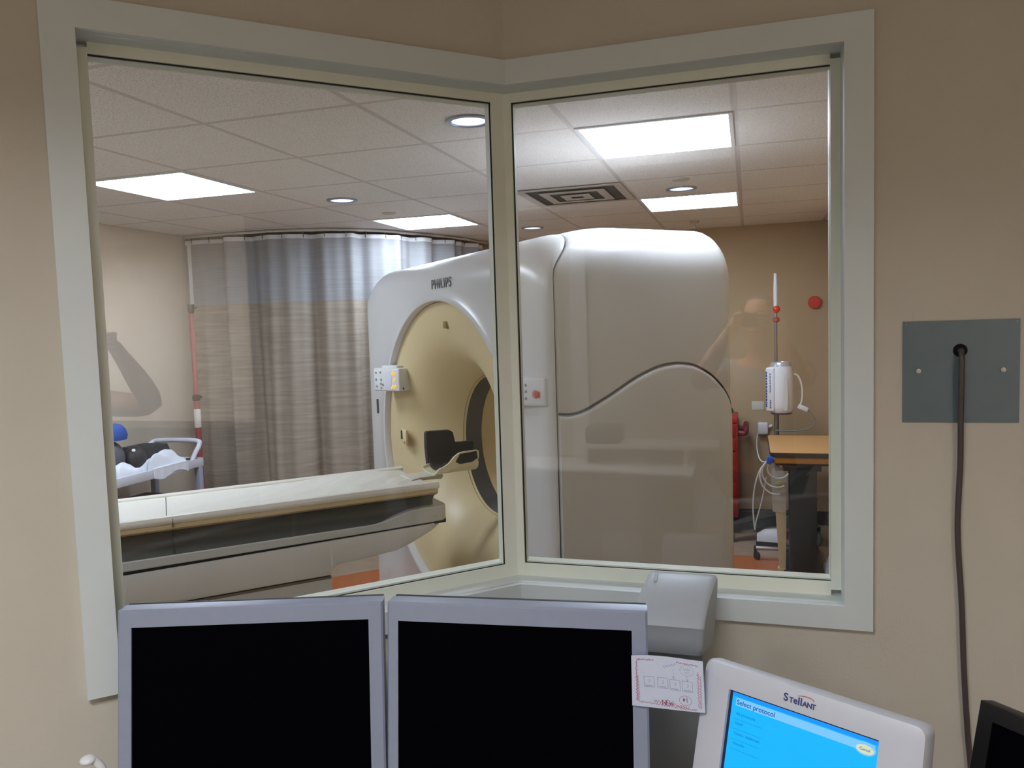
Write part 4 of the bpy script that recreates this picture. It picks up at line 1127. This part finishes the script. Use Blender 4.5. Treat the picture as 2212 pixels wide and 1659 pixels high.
def scrib(u0, v0, u1, v1, n_, amp, w=0.0006):
    pts = []
    for i in range(n_ + 1):
        s_ = i / n_
        d = V((u1 - u0, v1 - v0)).normalized(); nn = V((-d.y, d.x))
        p = V((lerp(u0, u1, s_), lerp(v0, v1, s_))) + nn * amp * (1 if i % 2 else -1) * rnd.uniform(0.4, 1.1) + d * rnd.uniform(-0.01, 0.01)
        pts.append(p)
    ink(f, pts, w)
scrib(0.07, 0.075, 0.31, 0.085, 26, 0.018); scrib(0.63, 0.085, 0.93, 0.10, 24, 0.016)
scrib(0.07, 0.10, 0.075, 0.88, 26, 0.016); scrib(0.085, 0.4, 0.10, 0.88, 18, 0.014)
scrib(0.10, 0.90, 0.90, 0.965, 44, 0.022); scrib(0.30, 0.86, 0.78, 0.93, 26, 0.03); scrib(0.92, 0.22, 0.925, 0.93, 30, 0.018); scrib(0.955, 0.30, 0.95, 0.94, 24, 0.014)
ink(f, [(0.08, 0.08), (0.065, 0.2), (0.08, 0.9)], 0.0006)
for q in range(2): ink(f, [(0.74 + 0.085 * cos(2 * pi * i / 20), 0.80 + 0.09 * sin(2 * pi * i / 20)) for i in range(21)], 0.0005)
part('red_scribble', f, red_ink, nt_, smooth=False)
f = MB()
for (u0, v0) in ((0.17, 0.40), (0.36, 0.405), (0.53, 0.42), (0.70, 0.425)):
    ink(f, [(u0, v0), (u0 + 0.14, v0 + 0.005), (u0 + 0.145, v0 + 0.20), (u0 + 0.005, v0 + 0.205), (u0, v0)], 0.0006)
    ink(f, [(u0 + 0.07, v0 + 0.05), (u0 + 0.09, v0 + 0.09), (u0 + 0.06, v0 + 0.12)], 0.0006)
    ink(f, [(u0 + 0.02 + 0.014 * i, v0 + (0.165 if i % 2 else 0.19)) for i in range(8)], 0.0007)
ink(f, [(0.58, 0.22), (0.585, 0.40)], 0.0004); ink(f, [(0.565, 0.36), (0.585, 0.40), (0.60, 0.37)], 0.0006)
ink(f, [(0.77, 0.32), (0.775, 0.42)], 0.0004); ink(f, [(0.76, 0.38), (0.775, 0.42), (0.79, 0.39)], 0.0006)
ink(f, [(0.44 + 0.02 * i, 0.20 - 0.008 * i + (0.02 if i % 2 else -0.02)) for i in range(10)], 0.0006)
ink(f, [(0.77 + 0.095 * cos(2 * pi * i / 20), 0.22 + 0.10 * sin(2 * pi * i / 20)) for i in range(21)], 0.0004)
ink(f, [(0.72 + 0.016 * i, 0.20 + (0.02 if i % 2 else -0.02)) for i in range(7)], 0.0005); ink(f, [(0.74 + 0.016 * i, 0.26 + (0.015 if i % 2 else -0.015)) for i in range(5)], 0.0005)
part('pencil_drawing', f, gry_ink, nt_, smooth=False)
f = MB()
def glyph(u, v, w_, h_, strokes, wd=0.0008):
    for st in strokes: ink(f, [(u + x * w_, v + y * h_) for x, y in st], wd)
glyph(0.42, 0.83, 0.045, 0.09, [[(0, 1), (0, 0), (1, 1), (1, 0)]]); glyph(0.475, 0.83, 0.03, 0.09, [[(1, 0), (0, 0), (0, 1), (1, 1)], [(0, .5), (.8, .5)]]); glyph(0.515, 0.83, 0.055, 0.09, [[(0, 0), (.25, 1), (.5, .3), (.75, 1), (1, 0)]])
glyph(0.705, 0.755, 0.03, 0.06, [[(.3, 0), (.2, 1)], [(.7, 0), (.6, 1)], [(0, .35), (1, .3)], [(0, .7), (1, .65)]]); glyph(0.755, 0.74, 0.01, 0.09, [[(0.5, 0), (0.5, 1)]])
part('handwriting', f, drk_ink, nt_, smooth=False)

# ------------------------------------------------------------------ injector touch display
F, nS = mon_frame((-0.069, 1.161, 1.17), (0.879, -0.478, 0), 16)
SW, SH = 0.310, 0.265
td = thing('touch_display', 'cream tilted touch display with glowing cyan protocol screen', 'display', (0.09, 1.14, 0.75))
cream_pl = mat('pale_grey_bezel', (192, 194, 204), 0.45, noise=0.01)
f = MB(F)
def rr3(x0, y0, x1, y1, z, r=0.012, n=5):
    return [V((x, y, z)) for x, y in rpoly(x0, y0, x1, y1, r, n)]
sx0, sx1, sy0, sy1 = 0.0462, 0.2545, 0.0348, 0.205
f.loft([rr3(sx0, sy0, sx1, sy1, -0.006, 0.001), rr3(sx0 - 0.001, sy0 - 0.001, sx1 + 0.001, sy1 + 0.001, -0.001, 0.001), rr3(0.010, 0.010, SW - 0.010, SH - 0.010, 0.0), rr3(0.003, 0.003, SW - 0.003, SH - 0.003, -0.003), rr3(0, 0, SW, SH, -0.011), rr3(0.0, 0.0, SW, SH, -0.030), rr3(0.012, 0.012, SW - 0.012, SH - 0.012, -0.042)], True, False, True)
part('bezel', f, cream_pl, td, angle=40)
def glow(name, rgb, st): return mat(name, (10, 10, 10), 0.4, emit=rgb, estr=st)
f = MB(F); f.box2((sx0, sy0, -0.008), (sx1, sy1, -0.0055)); scn = part('screen', f, glow('cyan_screen', (0, 182, 255), 1.0), td)
f = MB(F); f.box2((sx0, sy0, -0.0055), (sx0 + 0.004, sy1, -0.0050)); f.box2((sx0, sy0, -0.0055), (sx1, sy0 + 0.0012, -0.0050)); part('screen_border', f, mat('navy_border', (20, 36, 80), 0.4), scn)
f = MB(F); f.box2((sx0 + 0.004, sy0 + 0.0012, -0.0055), (sx1, sy0 + 0.0065, -0.0053)); part('title_strip', f, glow('blue_strip', (0, 150, 255), 1.0), scn)
f = MB(F)
f.add([V(p) for p in ((0.0565, 0.0425, -0.0051), (0.2505, 0.0425, -0.0051), (0.2505, 0.0535, -0.0051), (0.0565, 0.0535, -0.0051))], [[0, 1, 2, 3]])
f.add([V((0.2385 + 0.0135 * cos(2 * pi * i / 24), 0.0500 + 0.0085 * sin(2 * pi * i / 24), -0.0052)) for i in range(24)], [list(range(24))])
part('header_bar', f, glow('pale_blue_bar', (122, 200, 255), 1.0), scn, smooth=False)
f = MB(F); f.add([V((0.2385 + 0.0112 * cos(2 * pi * i / 24), 0.0510 + 0.0056 * sin(2 * pi * i / 24), -0.0049)) for i in range(24)], [list(range(24))])
part('cancel_button', f, glow('cream_button', (214, 222, 190), 1.0), scn, smooth=False)
def TF(x, y, z=-0.0046): return F @ frame(V((x, y, z)), V((1, 0, 0)), V((0, -1, 0)), V((0, 0, 1)))
navy_txt = mat('screen_text_navy', (10, 40, 110), 0.5, emit=(10, 60, 150), estr=0.7)
f = MB(); f.text('Select protocol', 0.0094, TF(0.0580, 0.0512), 0.0, 0.01)
part('screen_title', f, navy_txt, scn, smooth=False)
f = MB(); f.text('Cancel', 0.0048, TF(0.2385, 0.0526, -0.0044), 0.0, 0.01, 'CENTER')
part('button_text', f, navy_txt, scn, smooth=False)
f = MB()
row_t = glow('screen_text_blue', (0, 120, 215), 0.9)
for (s_, y) in (('All protocols', 0.0655), ('Head', 0.0785), ('Chest / Abdomen', 0.0925), ('Vascular', 0.1060)): f.text(s_, 0.0056, TF(0.0590, y), 0.0, 0.006)
for y in (0.0715, 0.0850, 0.0990, 0.1125): f.add([V(p) for p in ((0.0560, y, -0.0049), (0.100, y, -0.0049), (0.100, y + 0.0004, -0.0049), (0.0560, y + 0.0004, -0.0049))], [[0, 1, 2, 3]]) if False else f.add([F @ V(p) for p in ((0.0560, y, -0.0049), (0.100, y, -0.0049), (0.100, y + 0.0004, -0.0049), (0.0560, y + 0.0004, -0.0049))], [[0, 1, 2, 3]])
part('screen_list', f, row_t, scn, smooth=False)
# maker's name with red swoosh
navy = mat('navy_logo', (58, 62, 120), 0.5)
f = MB()
x = 0.1275
for ch, sz in (('S', 0.0145), ('T', 0.0098), ('e', 0.0125), ('l', 0.0140), ('l', 0.0140), ('A', 0.0098), ('N', 0.0098), ('T', 0.0098)):
    f.text(ch, sz, TF(x, 0.0232, 0.0004), 0.0003, 0.016)
    x += sz * {'S': 0.56, 'T': 0.60, 'e': 0.50, 'l': 0.24, 'A': 0.62, 'N': 0.66}[ch]
lg = part('logo_lettering', f, navy, td, smooth=False)
f = MB(F); f.tube(spline([(0.147, 0.0122, 0.0006), (0.156, 0.0100, 0.0006), (0.164, 0.0100, 0.0006), (0.1695, 0.0118, 0.0006), (0.1690, 0.0142, 0.0006)], 6), [0.0002 + 0.0005 * sin(pi * i / 24) for i in range(25)], 6); part('red_swoosh', f, mat('red_swoosh', (206, 120, 110), 0.5), lg)
f = MB(F); f.box2((0.06, 0.05, -0.075), (SW - 0.06, 0.21, -0.040), 0.012, 2); part('back_shell', f, cream_pl, td)
f = MB(); R = Matrix.Rotation(math.atan2(-0.478, 0.879), 3, 'Z'); q = F @ V((SW / 2, 0.18, -0.07))
f.box((q.x, q.y, (0.765 + q.z) / 2), (0.08, 0.04, q.z - 0.765), 0.01, 2, R=R); f.box((q.x, q.y, 0.76), (0.24, 0.20, 0.02), 0.008, 2, R=R); part('stand', f, cream_pl, td)

# ------------------------------------------------------------------ grey hooded console unit behind the right monitor
hu = thing('hooded_console', 'light grey plastic unit with curved hood standing behind the right monitor', 'console', (-0.12, 1.50, 0.75))
prof = [(1.590, 1.128), (1.585, 1.152), (1.572, 1.164), (1.555, 1.166), (1.53, 1.162), (1.50, 1.152), (1.475, 1.140), (1.45, 1.124), (1.437, 1.112), (1.431, 1.105), (1.434, 1.098), (1.438, 1.08), (1.443, 1.06), (1.455, 1.043), (1.56, 1.03), (1.59, 1.05)]
def side_taper(y, z): return 0.010 * sstep(1.16, 1.0, z) + 0.016 * sstep(1.58, 1.43, y)
f = MB()
xl, xr = -0.196, -0.066
def col_x(x, ins): return [V((x, y + (1.52 - y) * ins, z + (1.08 - z) * ins)) for y, z in prof]
rings = []
for x_, ins in ((xl - 0.004, 0.06), (xl, 0.02), (xl + 0.006, 0.0), (-0.13, 0.0), (xr - 0.010, 0.0), (xr - 0.003, 0.02), (xr, 0.06)):
    rings.append([V((x_ - side_taper(y, z), y + (1.52 - y) * ins, z + (1.08 - z) * ins)) for y, z in prof])
f.loft(rings, True, True, True)
part('hood', f, grey_plastic, hu, angle=40)
f = MB(); f.box2((xl - 0.004, 1.478, 0.75), (xr - 0.024, 1.575, 1.06), 0.008, 2); part('pillar', f, mat('grey_pillar', (140, 144, 148), 0.5), hu)
f = MB(); f.text('model', 0.009, frame(V((-0.187, 1.498, 1.1405)), V((0.05, 0.86, 0.5)).normalized(), V((-1, 0.05, 0.0)).normalized(), V((0, -0.5, 0.86))), 0.0002) if False else f.box((-0.184, 1.535, 1.1635), (0.006, 0.030, 0.0015), 0.0, R=Matrix.Rotation(radians(12), 3, 'X')); part('faded_print', f, mat('faded_print', (150, 160, 164), 0.5), hu)

# black monitor at the frame's right edge
F2, n2 = mon_frame((0.281, 1.104, 1.17), (0.70, -0.714, 0), 15)
bm_ = thing('dark_monitor', 'black framed monitor partly cut off below hanging cable', 'monitor', (0.40, 1.05, 0.75))
def rq(x0, y0, x1, y1, z): return [V((x0, y0, z)), V((x1, y0, z)), V((x1, y1, z)), V((x0, y1, z))]
f = MB(F2); f.loft([rq(0.02, 0.02, 0.30, 0.22, -0.004), rq(0.02, 0.02, 0.30, 0.22, 0), rq(0.002, 0.002, 0.318, 0.258, 0), rq(0, 0, 0.32, 0.26, -0.003), rq(0, 0, 0.32, 0.26, -0.03)], True, False, True)
part('bezel', f, black_plastic, bm_)
f = MB(F2); f.box2((0.018, 0.018, -0.009), (0.302, 0.222, -0.003)); part('screen', f, black_screen, bm_)
f = MB(); q = F2 @ V((0.16, 0.18, -0.035)); R2 = Matrix.Rotation(math.atan2(-0.714, 0.70), 3, 'Z')
f.box((q.x, q.y, (0.765 + q.z) / 2), (0.07, 0.03, q.z - 0.765), 0.006, 2, R=R2); f.box((q.x, q.y, 0.758), (0.2, 0.16, 0.016), 0.005, 2, R=R2); part('stand', f, black_plastic, bm_)

# white gooseneck fixture at the lower left, only its curled tip in view
hk = thing('gooseneck_fixture', 'white curled tip of a slim desk fixture at lower left corner', 'desk fixture', (-1.0, 0.92, 0.75))
hp0 = V((-1.009, 0.918, -0.009))
er = V((0.742, 0.67, 0)).normalized()
f = MB(); f.lathe([(0.001, 0.759), (0.05, 0.759), (0.05, 0.762), (0.012, 0.775)], (hp0 + er * 0.036).to_tuple(), n=24); part('foot', f, white_plastic, hk)
pts = [hp0 + er * 0.036 + V((0, 0, 0.77)), hp0 + er * 0.034 + V((0, 0, 0.93)), hp0 + er * 0.028 + V((0, 0, 0.995)), hp0 + er * 0.019 + V((0, 0, 1.015)), hp0 + er * 0.010 + V((0, 0, 1.023))]
f = MB(); f.tube(spline(pts, 6), 0.0065, 12); part('stem', f, white_plastic, hk)
f = MB(); f.loft([[hp0 + er * x + V((0, 0, z)) + V((er.y, -er.x, 0)) * s_ * w_ for s_, x, z in ((-1, x0_, z0_), (1, x0_, z0_), (1, x1_, z1_), (-1, x1_, z1_))] for w_, x0_, z0_, x1_, z1_ in ((0.010, -0.003, 1.0135, 0.0015, 1.024),) for _ in (0,)], True) if False else f.ball(hp0 + er * 0.008 + V((0, 0, 1.0215)), 0.0098, 1.25, 1.25, 0.72, 16); part('tip', f, white_plastic, hk)

# ------------------------------------------------------------------ things behind the photographer (they show as reflections)
cb2 = thing('rear_desk', 'desk with white front edge reflected in the right pane', 'desk', (-1.0, -1.45, 0))
f = MB(); f.box2((-1.9, -1.74, 0.742), (-0.33, -1.19, 0.778), 0.004); part('desk_top', f, mat('white_counter', (232, 232, 230), 0.4), cb2)
for (x, y) in ((-1.86, -1.24), (-1.86, -1.70), (-0.37, -1.24), (-0.37, -1.70)):
    f = MB(); f.box2((x - 0.025, y - 0.025, 0), (x + 0.025, y + 0.025, 0.742), 0.003); part('leg', f, mat('tan_desk_leg', (150, 122, 98), 0.6), cb2)
f = MB(); f.box2((-1.03, -1.74, 0.885), (-0.185, -1.45, 0.91), 0.003); f.box2((-1.03, -1.74, 0.778), (-1.005, -1.46, 0.885)); f.box2((-0.40, -1.74, 0.778), (-0.375, -1.46, 0.885)); part('raised_shelf', f, mat('pale_shelf', (214, 212, 204), 0.5), cb2)
f = MB(); f.box2((-1.02, -1.70, 0.911), (-0.80, -1.47, 1.02), 0.012, 2); solid('document_printer', f, mat('dark_printer', (60, 58, 56), 0.5), 'dark boxy printer on the shelf reflected in the right pane', 'printer')
f = MB(); f.box((-0.35, -0.92, 0.19), (0.34, 0.30, 0.376), 0.012, 2); solid('storage_carton', f, mat('pale_carton', (214, 212, 200), 0.7), 'pale carton on the floor reflected low in the right pane', 'carton')

ac = thing('added_dark_cabinet', 'long low dark cabinet added in the alcove to darken the left pane reflection', 'cabinet', (2.8, -2.0, 0))  # added out of view so the lower left pane reflects something dark
f = MB(); f.box2((2.62, -3.18, 0.0), (2.99, -0.82, 0.97), 0.005); part('carcass', f, mat('dark_brown_cabinet', (62, 50, 42), 0.6), ac)
f = MB(); f.box2((2.60, -3.19, 0.97), (2.995, -0.81, 1.0), 0.004); part('cabinet_top', f, mat('dark_top', (72, 64, 58), 0.5), ac)
for i in range(4):
    f = MB(); f.box2((2.602, -3.15 + 0.585 * i, 0.06), (2.62, -2.59 + 0.585 * i, 0.95), 0.003); d = part('door', f, mat('dark_brown_door', (66, 53, 44), 0.55), ac)
    f = MB(); f.tube([(2.59, -2.66 + 0.585 * i, 0.6), (2.59, -2.66 + 0.585 * i, 0.72)], 0.006, 8); part('handle', f, chrome, d)

# control room ceiling lights (lamps of the place, above and behind the photographer)
def control_panel_light(x, y, power, lab, spread=150):
    ceiling_t = thing('ceiling_panel_light', lab, 'ceiling light', (x, y, H), 'control room ceiling lights')
    f = MB(); s, w = 0.298, 0.016
    for lo, hi in (((-s, -s), (s, -s + w)), ((-s, s - w), (s, s)), ((-s, -s + w), (-s + w, s - w)), ((s - w, -s + w), (s, s - w))):
        f.box2((x + lo[0], y + lo[1], H - 0.012), (x + hi[0], y + hi[1], H))
    part('frame', f, frame_m, ceiling_t)
    f = MB(); f.box2((x - s + w, y - s + w, H - 0.004), (x + s - w, y + s - w, H)); part('diffuser', f, mat('dim_diffuser', (240, 240, 236), 0.6, emit=(240, 246, 255), estr=0.8), ceiling_t)
    ld = bpy.data.lights.new('control_room_lamp', 'AREA'); ld.shape = 'SQUARE'; ld.size = 0.55; ld.energy = power; ld.color = (0.93, 0.965, 1.0); ld.spread = radians(spread)
    lo_ = bpy.data.objects.new('control_room_lamp', ld); C.objects.link(lo_); lo_.location = (x, y, H - 0.02); lo_.parent = None
    return ceiling_t
control_panel_light(-1.5, -1.25, 16, 'square ceiling panel over the control room beside the slanted wall')
control_panel_light(-0.356, -0.166, 23, 'square ceiling panel straight above the photographer')
control_panel_light(1.88, -2.78, 85, 'square ceiling panel in the bright alcove behind the photographer', 175)

# ------------------------------------------------------------------ the photographer (reflected in both panes)
Rv = Matrix.Rotation(radians(17.11833699), 3, 'Z') @ Matrix.Rotation(radians(-4.10476146), 3, 'X') @ Matrix(((1, 0, 0), (0, 0, -1), (0, 1, 0))) @ Matrix.Rotation(radians(-1.81201891), 3, 'Z')
EYE = V((0, 0, 1.67))
def cam_pt(x, y, z): return EYE + Rv @ V((x, y, z))        # x right, y up, z back towards the photographer
def skin(chains, levels=1):
    """chains: lists of (point, radius) ; shared points are merged -> one skinned surface"""
    vs, rs, es, idx = [], [], [], {}
    for ch in chains:
        prev = None
        for p, r in ch:
            key = tuple(round(c, 4) for c in p)
            if key not in idx:
                idx[key] = len(vs); vs.append(tuple(p)); rs.append(r if isinstance(r, tuple) else (r, r))
            if prev is not None: es.append((prev, idx[key]))
            prev = idx[key]
    me = bpy.data.meshes.new('skin'); me.from_pydata(vs, es, [])
    o = bpy.data.objects.new('skin', me); C.objects.link(o)
    o.modifiers.new('Skin', 'SKIN'); sub = o.modifiers.new('Sub', 'SUBSURF'); sub.levels = levels; sub.render_levels = levels
    lay = me.skin_vertices[0].data
    for i, r in enumerate(rs): lay[i].radius = r; lay[i].use_root = (i == 0)
    dg = bpy.context.evaluated_depsgraph_get()
    m2 = bpy.data.meshes.new_from_object(o.evaluated_get(dg))
    t_ = bmesh.new(); t_.from_mesh(m2)
    bpy.data.objects.remove(o); bpy.data.meshes.remove(me); bpy.data.meshes.remove(m2)
    mb_ = MB(); mb_.merge(t_); return mb_
fw = V((-0.294, 0.956, 0)); rt = V((0.956, 0.294, 0)); bc = V((0.05, -0.40, 0))
def B(r_, f_, z_): return bc + rt * r_ + fw * f_ + V((0, 0, z_))
rsh, lsh = B(0.185, 0.0, 1.43), B(-0.185, 0.0, 1.43)
rel, lel = V((0.20, 0.05, 1.415)), V((-0.22, -0.10, 1.40))
rwr, lwr = cam_pt(0.105, -0.055, 0.045), cam_pt(-0.105, -0.060, 0.045)
rpm, lpm = cam_pt(0.080, -0.020, 0.045), cam_pt(-0.080, -0.025, 0.045)
ch = [[(B(0, 0, 0.97), (0.16, 0.12)), (B(0, 0.01, 1.12), (0.145, 0.105)), (B(0, 0.01, 1.30), (0.165, 0.115)), (B(0, -0.01, 1.42), (0.10, 0.085)), (B(0, 0.0, 1.51), 0.058), (B(0, 0.02, 1.57), 0.060), (B(0.0, 0.045, 1.63), (0.072, 0.085)), (B(0.0, 0.035, 1.71), (0.078, 0.094)), (B(0, 0.02, 1.775), (0.055, 0.066))]]
for sg, sh, el, wr, pm in ((1, rsh, rel, rwr, rpm), (-1, lsh, lel, lwr, lpm)):
    ch.append([(B(0, -0.01, 1.42), (0.10, 0.085)), (sh, 0.062), (sh.lerp(el, 0.5), 0.054), (el, 0.048), (el.lerp(wr, 0.4), 0.050), (wr, 0.030), (pm, (0.030, 0.018))])
    # four fingers curl over the front top edge of the camera, the thumb lies behind it
    for q, (ln, y0) in enumerate(((0.92, 0.022), (1.0, 0.006), (0.94, -0.010), (0.78, -0.026))):
        k0 = cam_pt(sg * 0.068, y0 - 0.004, 0.038); k1 = cam_pt(sg * (0.066 - 0.002 * q), y0 + 0.004, 0.012); k2 = cam_pt(sg * (0.066 - 0.026 * ln), y0 + 0.006, 0.0045); k3 = cam_pt(sg * (0.066 - 0.040 * ln), y0 + 0.004, 0.0065)
        ch.append([(pm, (0.030, 0.018)), (k0, 0.0105), (k1, 0.0092), (k2, 0.0082), (k3, 0.0068)])
    ch.append([(pm, (0.030, 0.018)), (cam_pt(sg * 0.070, -0.030, 0.056), 0.0125), (cam_pt(sg * 0.052, -0.020, 0.052), 0.0105), (cam_pt(sg * 0.036, -0.008, 0.050), 0.0085)])
    hip = B(sg * 0.095, 0, 0.90)
    ch.append([(B(0, 0, 0.97), (0.16, 0.12)), (hip, 0.095), (B(sg * 0.105, 0.015, 0.50), 0.060), (B(sg * 0.11, -0.01, 0.30), 0.056), (B(sg * 0.11, -0.02, 0.085), 0.040), (B(sg * 0.115, 0.06, 0.045), (0.038, 0.03)), (B(sg * 0.12, 0.15, 0.035), (0.034, 0.022))])
skin_m = mat('skin_tone', (206, 146, 112), 0.5, noise=0.04, nscale=20)
f = skin(ch, 1)
# nose, brow, lips and ears grown onto the head
f.loft([[B(x * k, 0.128 + dy, z) for x, dy, z in ((-0.014, -0.01, 1.668), (0.014, -0.01, 1.668), (0.007, 0.0, 1.70), (-0.007, 0.0, 1.70))] for k, in ((1.2,),)] + [[B(x, 0.142 + dy, z) for x, dy, z in ((-0.011, 0, 1.665), (0.011, 0, 1.665), (0.005, -0.012, 1.695), (-0.005, -0.012, 1.695))]], True, True, True)
for sg in (-1, 1): f.ball(B(sg * 0.079, 0.02, 1.685), 0.03, 0.35, 0.7, 1.0, 12)
f.ball(B(0, 0.122, 1.625), 0.022, 1.0, 0.5, 0.35, 12)
me = f.mesh('person', bc, True, 80); me.materials.append(skin_m)
pr_ = bpy.data.objects.new('person', me); C.objects.link(pr_); pr_.location = bc
tag(pr_, 'person holding up a small camera, reflected in the window panes', 'person')
scrub = mat('grey_blue_shirt', (120, 130, 142), 0.8, noise=0.05, nscale=20)
shc = [[(B(0, 0, 0.93), (0.172, 0.132)), (B(0, 0.01, 1.12), (0.16, 0.12)), (B(0, 0.01, 1.30), (0.178, 0.128)), (B(0, -0.01, 1.42), (0.112, 0.096)), (B(0, -0.005, 1.475), 0.078)]]
for sh, el in ((rsh, rel), (lsh, lel)): shc.append([(B(0, -0.01, 1.42), (0.112, 0.096)), (sh, 0.078), (sh.lerp(el, 0.45), 0.068)])
part('shirt', skin(shc, 1), scrub, pr_, angle=80)
trs = []
for sg in (1, -1): trs.append([(B(0, 0, 0.96), (0.172, 0.13)), (B(sg * 0.095, 0, 0.89), 0.108), (B(sg * 0.105, 0.012, 0.50), 0.078), (B(sg * 0.11, -0.015, 0.12), 0.066)])
part('trousers', skin(trs, 1), mat('navy_trousers', (46, 52, 70), 0.8, noise=0.05, nscale=20), pr_, angle=80)
for sg in (1, -1):
    f = MB(); f.loft([[B(sg * 0.115 + x * k, y, z) for x, y, z in ((-0.045, -0.075, z_), (0.045, -0.075, z_), (0.05, 0.08, z_), (0.032, 0.19 * k2, z_), (-0.032, 0.19 * k2, z_), (-0.05, 0.08, z_))] for z_, k, k2 in ((0.004, 1, 1), (0.03, 1.02, 1.02), (0.07, 0.9, 0.8), (0.105, 0.7, 0.42))], True, True, True)
    part('shoe', f, black_rubber, pr_)
f = MB(); rg = []
for i in range(7):
    ph = radians(6 + 70 * i / 6); rg.append([B((0.088 * cos(ph)) * cos(2 * pi * k / 28), 0.010 + 0.100 * cos(ph) * sin(2 * pi * k / 28) * (0.72 if sin(2 * pi * k / 28) > 0 else 1.0), 1.705 + 0.085 * sin(ph) + (0.035 * (sin(2 * pi * k / 28) > 0.2) if i == 0 else 0)) for k in range(28)])
f.loft(rg, True, False, True); part('hair', f, mat('grey_brown_hair', (84, 72, 62), 0.8, noise=0.2, nscale=80), pr_, angle=80)
f = MB()
for sg in (-1, 1):
    f.tube([B(sg * 0.034 + 0.026 * cos(2 * pi * q / 20), 0.131, 1.695 + 0.018 * sin(2 * pi * q / 20)) for q in range(20)], 0.0022, 6, close=True)
    f.tube([B(sg * 0.060, 0.131, 1.70), B(sg * 0.080, 0.09, 1.70), B(sg * 0.083, 0.02, 1.70)], 0.002, 6)
f.tube([B(-0.008, 0.132, 1.70), B(0.008, 0.132, 1.70)], 0.002, 6)
part('glasses', f, chrome, pr_)
Fc = frame(EYE, Rv @ V((1, 0, 0)), Rv @ V((0, 1, 0)), Rv @ V((0, 0, 1)))
cmr = thing('compact_camera', 'small dark compact camera held up by the reflected person', 'camera', EYE)
f = MB(Fc); f.box((0, 0.002, 0.029), (0.104, 0.060, 0.022), 0.005, 2); part('camera_body', f, mat('dark_camera_shell', (40, 40, 44), 0.35), cmr)
f = MB(Fc); f.lathe([(0.024, 0.019), (0.023, 0.012), (0.019, 0.0115), (0.012, 0.014), (0.001, 0.014)], (0, 0, 0), (0, 0, 1), 28); part('lens_barrel', f, mat('lens_black', (14, 14, 16), 0.2), cmr)
f = MB(Fc); f.box((0, 0.0, 0.0402), (0.070, 0.046, 0.001)); part('rear_display', f, mat('lit_rear_display', (20, 20, 20), 0.3, emit=(160, 150, 135), estr=0.5), cmr)


# ------------------------------------------------------------------ camera
f_px = 1673.943434
pitch, roll, yaw = radians(-4.10476146), radians(-1.81201891), radians(17.11833699)
R = Matrix.Rotation(yaw, 3, 'Z') @ Matrix.Rotation(pitch, 3, 'X') @ Matrix(((1, 0, 0), (0, 0, -1), (0, 1, 0))) @ Matrix.Rotation(roll, 3, 'Z')
cd = bpy.data.cameras.new('camera'); cam = bpy.data.objects.new('camera', cd); C.objects.link(cam)
cd.sensor_fit = 'HORIZONTAL'; cd.sensor_width = 36.0; cd.lens = 36.0 * f_px / 2212; cd.clip_start = 0.01; cd.clip_end = 60
cam.matrix_world = Matrix.Translation((0, 0, 1.67)) @ R.to_4x4()
sc = bpy.context.scene
sc.camera = cam
w = bpy.data.worlds.new('world'); sc.world = w; w.use_nodes = True
w.node_tree.nodes['Background'].inputs['Color'].default_value = (0.02, 0.02, 0.02, 1)
sc.view_settings.view_transform = 'Standard'; sc.view_settings.look = 'None'; sc.view_settings.gamma = 1; sc.view_settings.use_curve_mapping = False
sc.view_settings.exposure = 0.0
sc.cycles.max_bounces = 8; sc.cycles.diffuse_bounces = 5; sc.cycles.glossy_bounces = 4; sc.cycles.transparent_max_bounces = 12
sc.cycles.use_adaptive_sampling = True; sc.cycles.adaptive_threshold = 0.06
sc.cycles.use_denoising = True
sc.cycles.sample_clamp_indirect = 6.0
sc.cycles.caustics_reflective = False
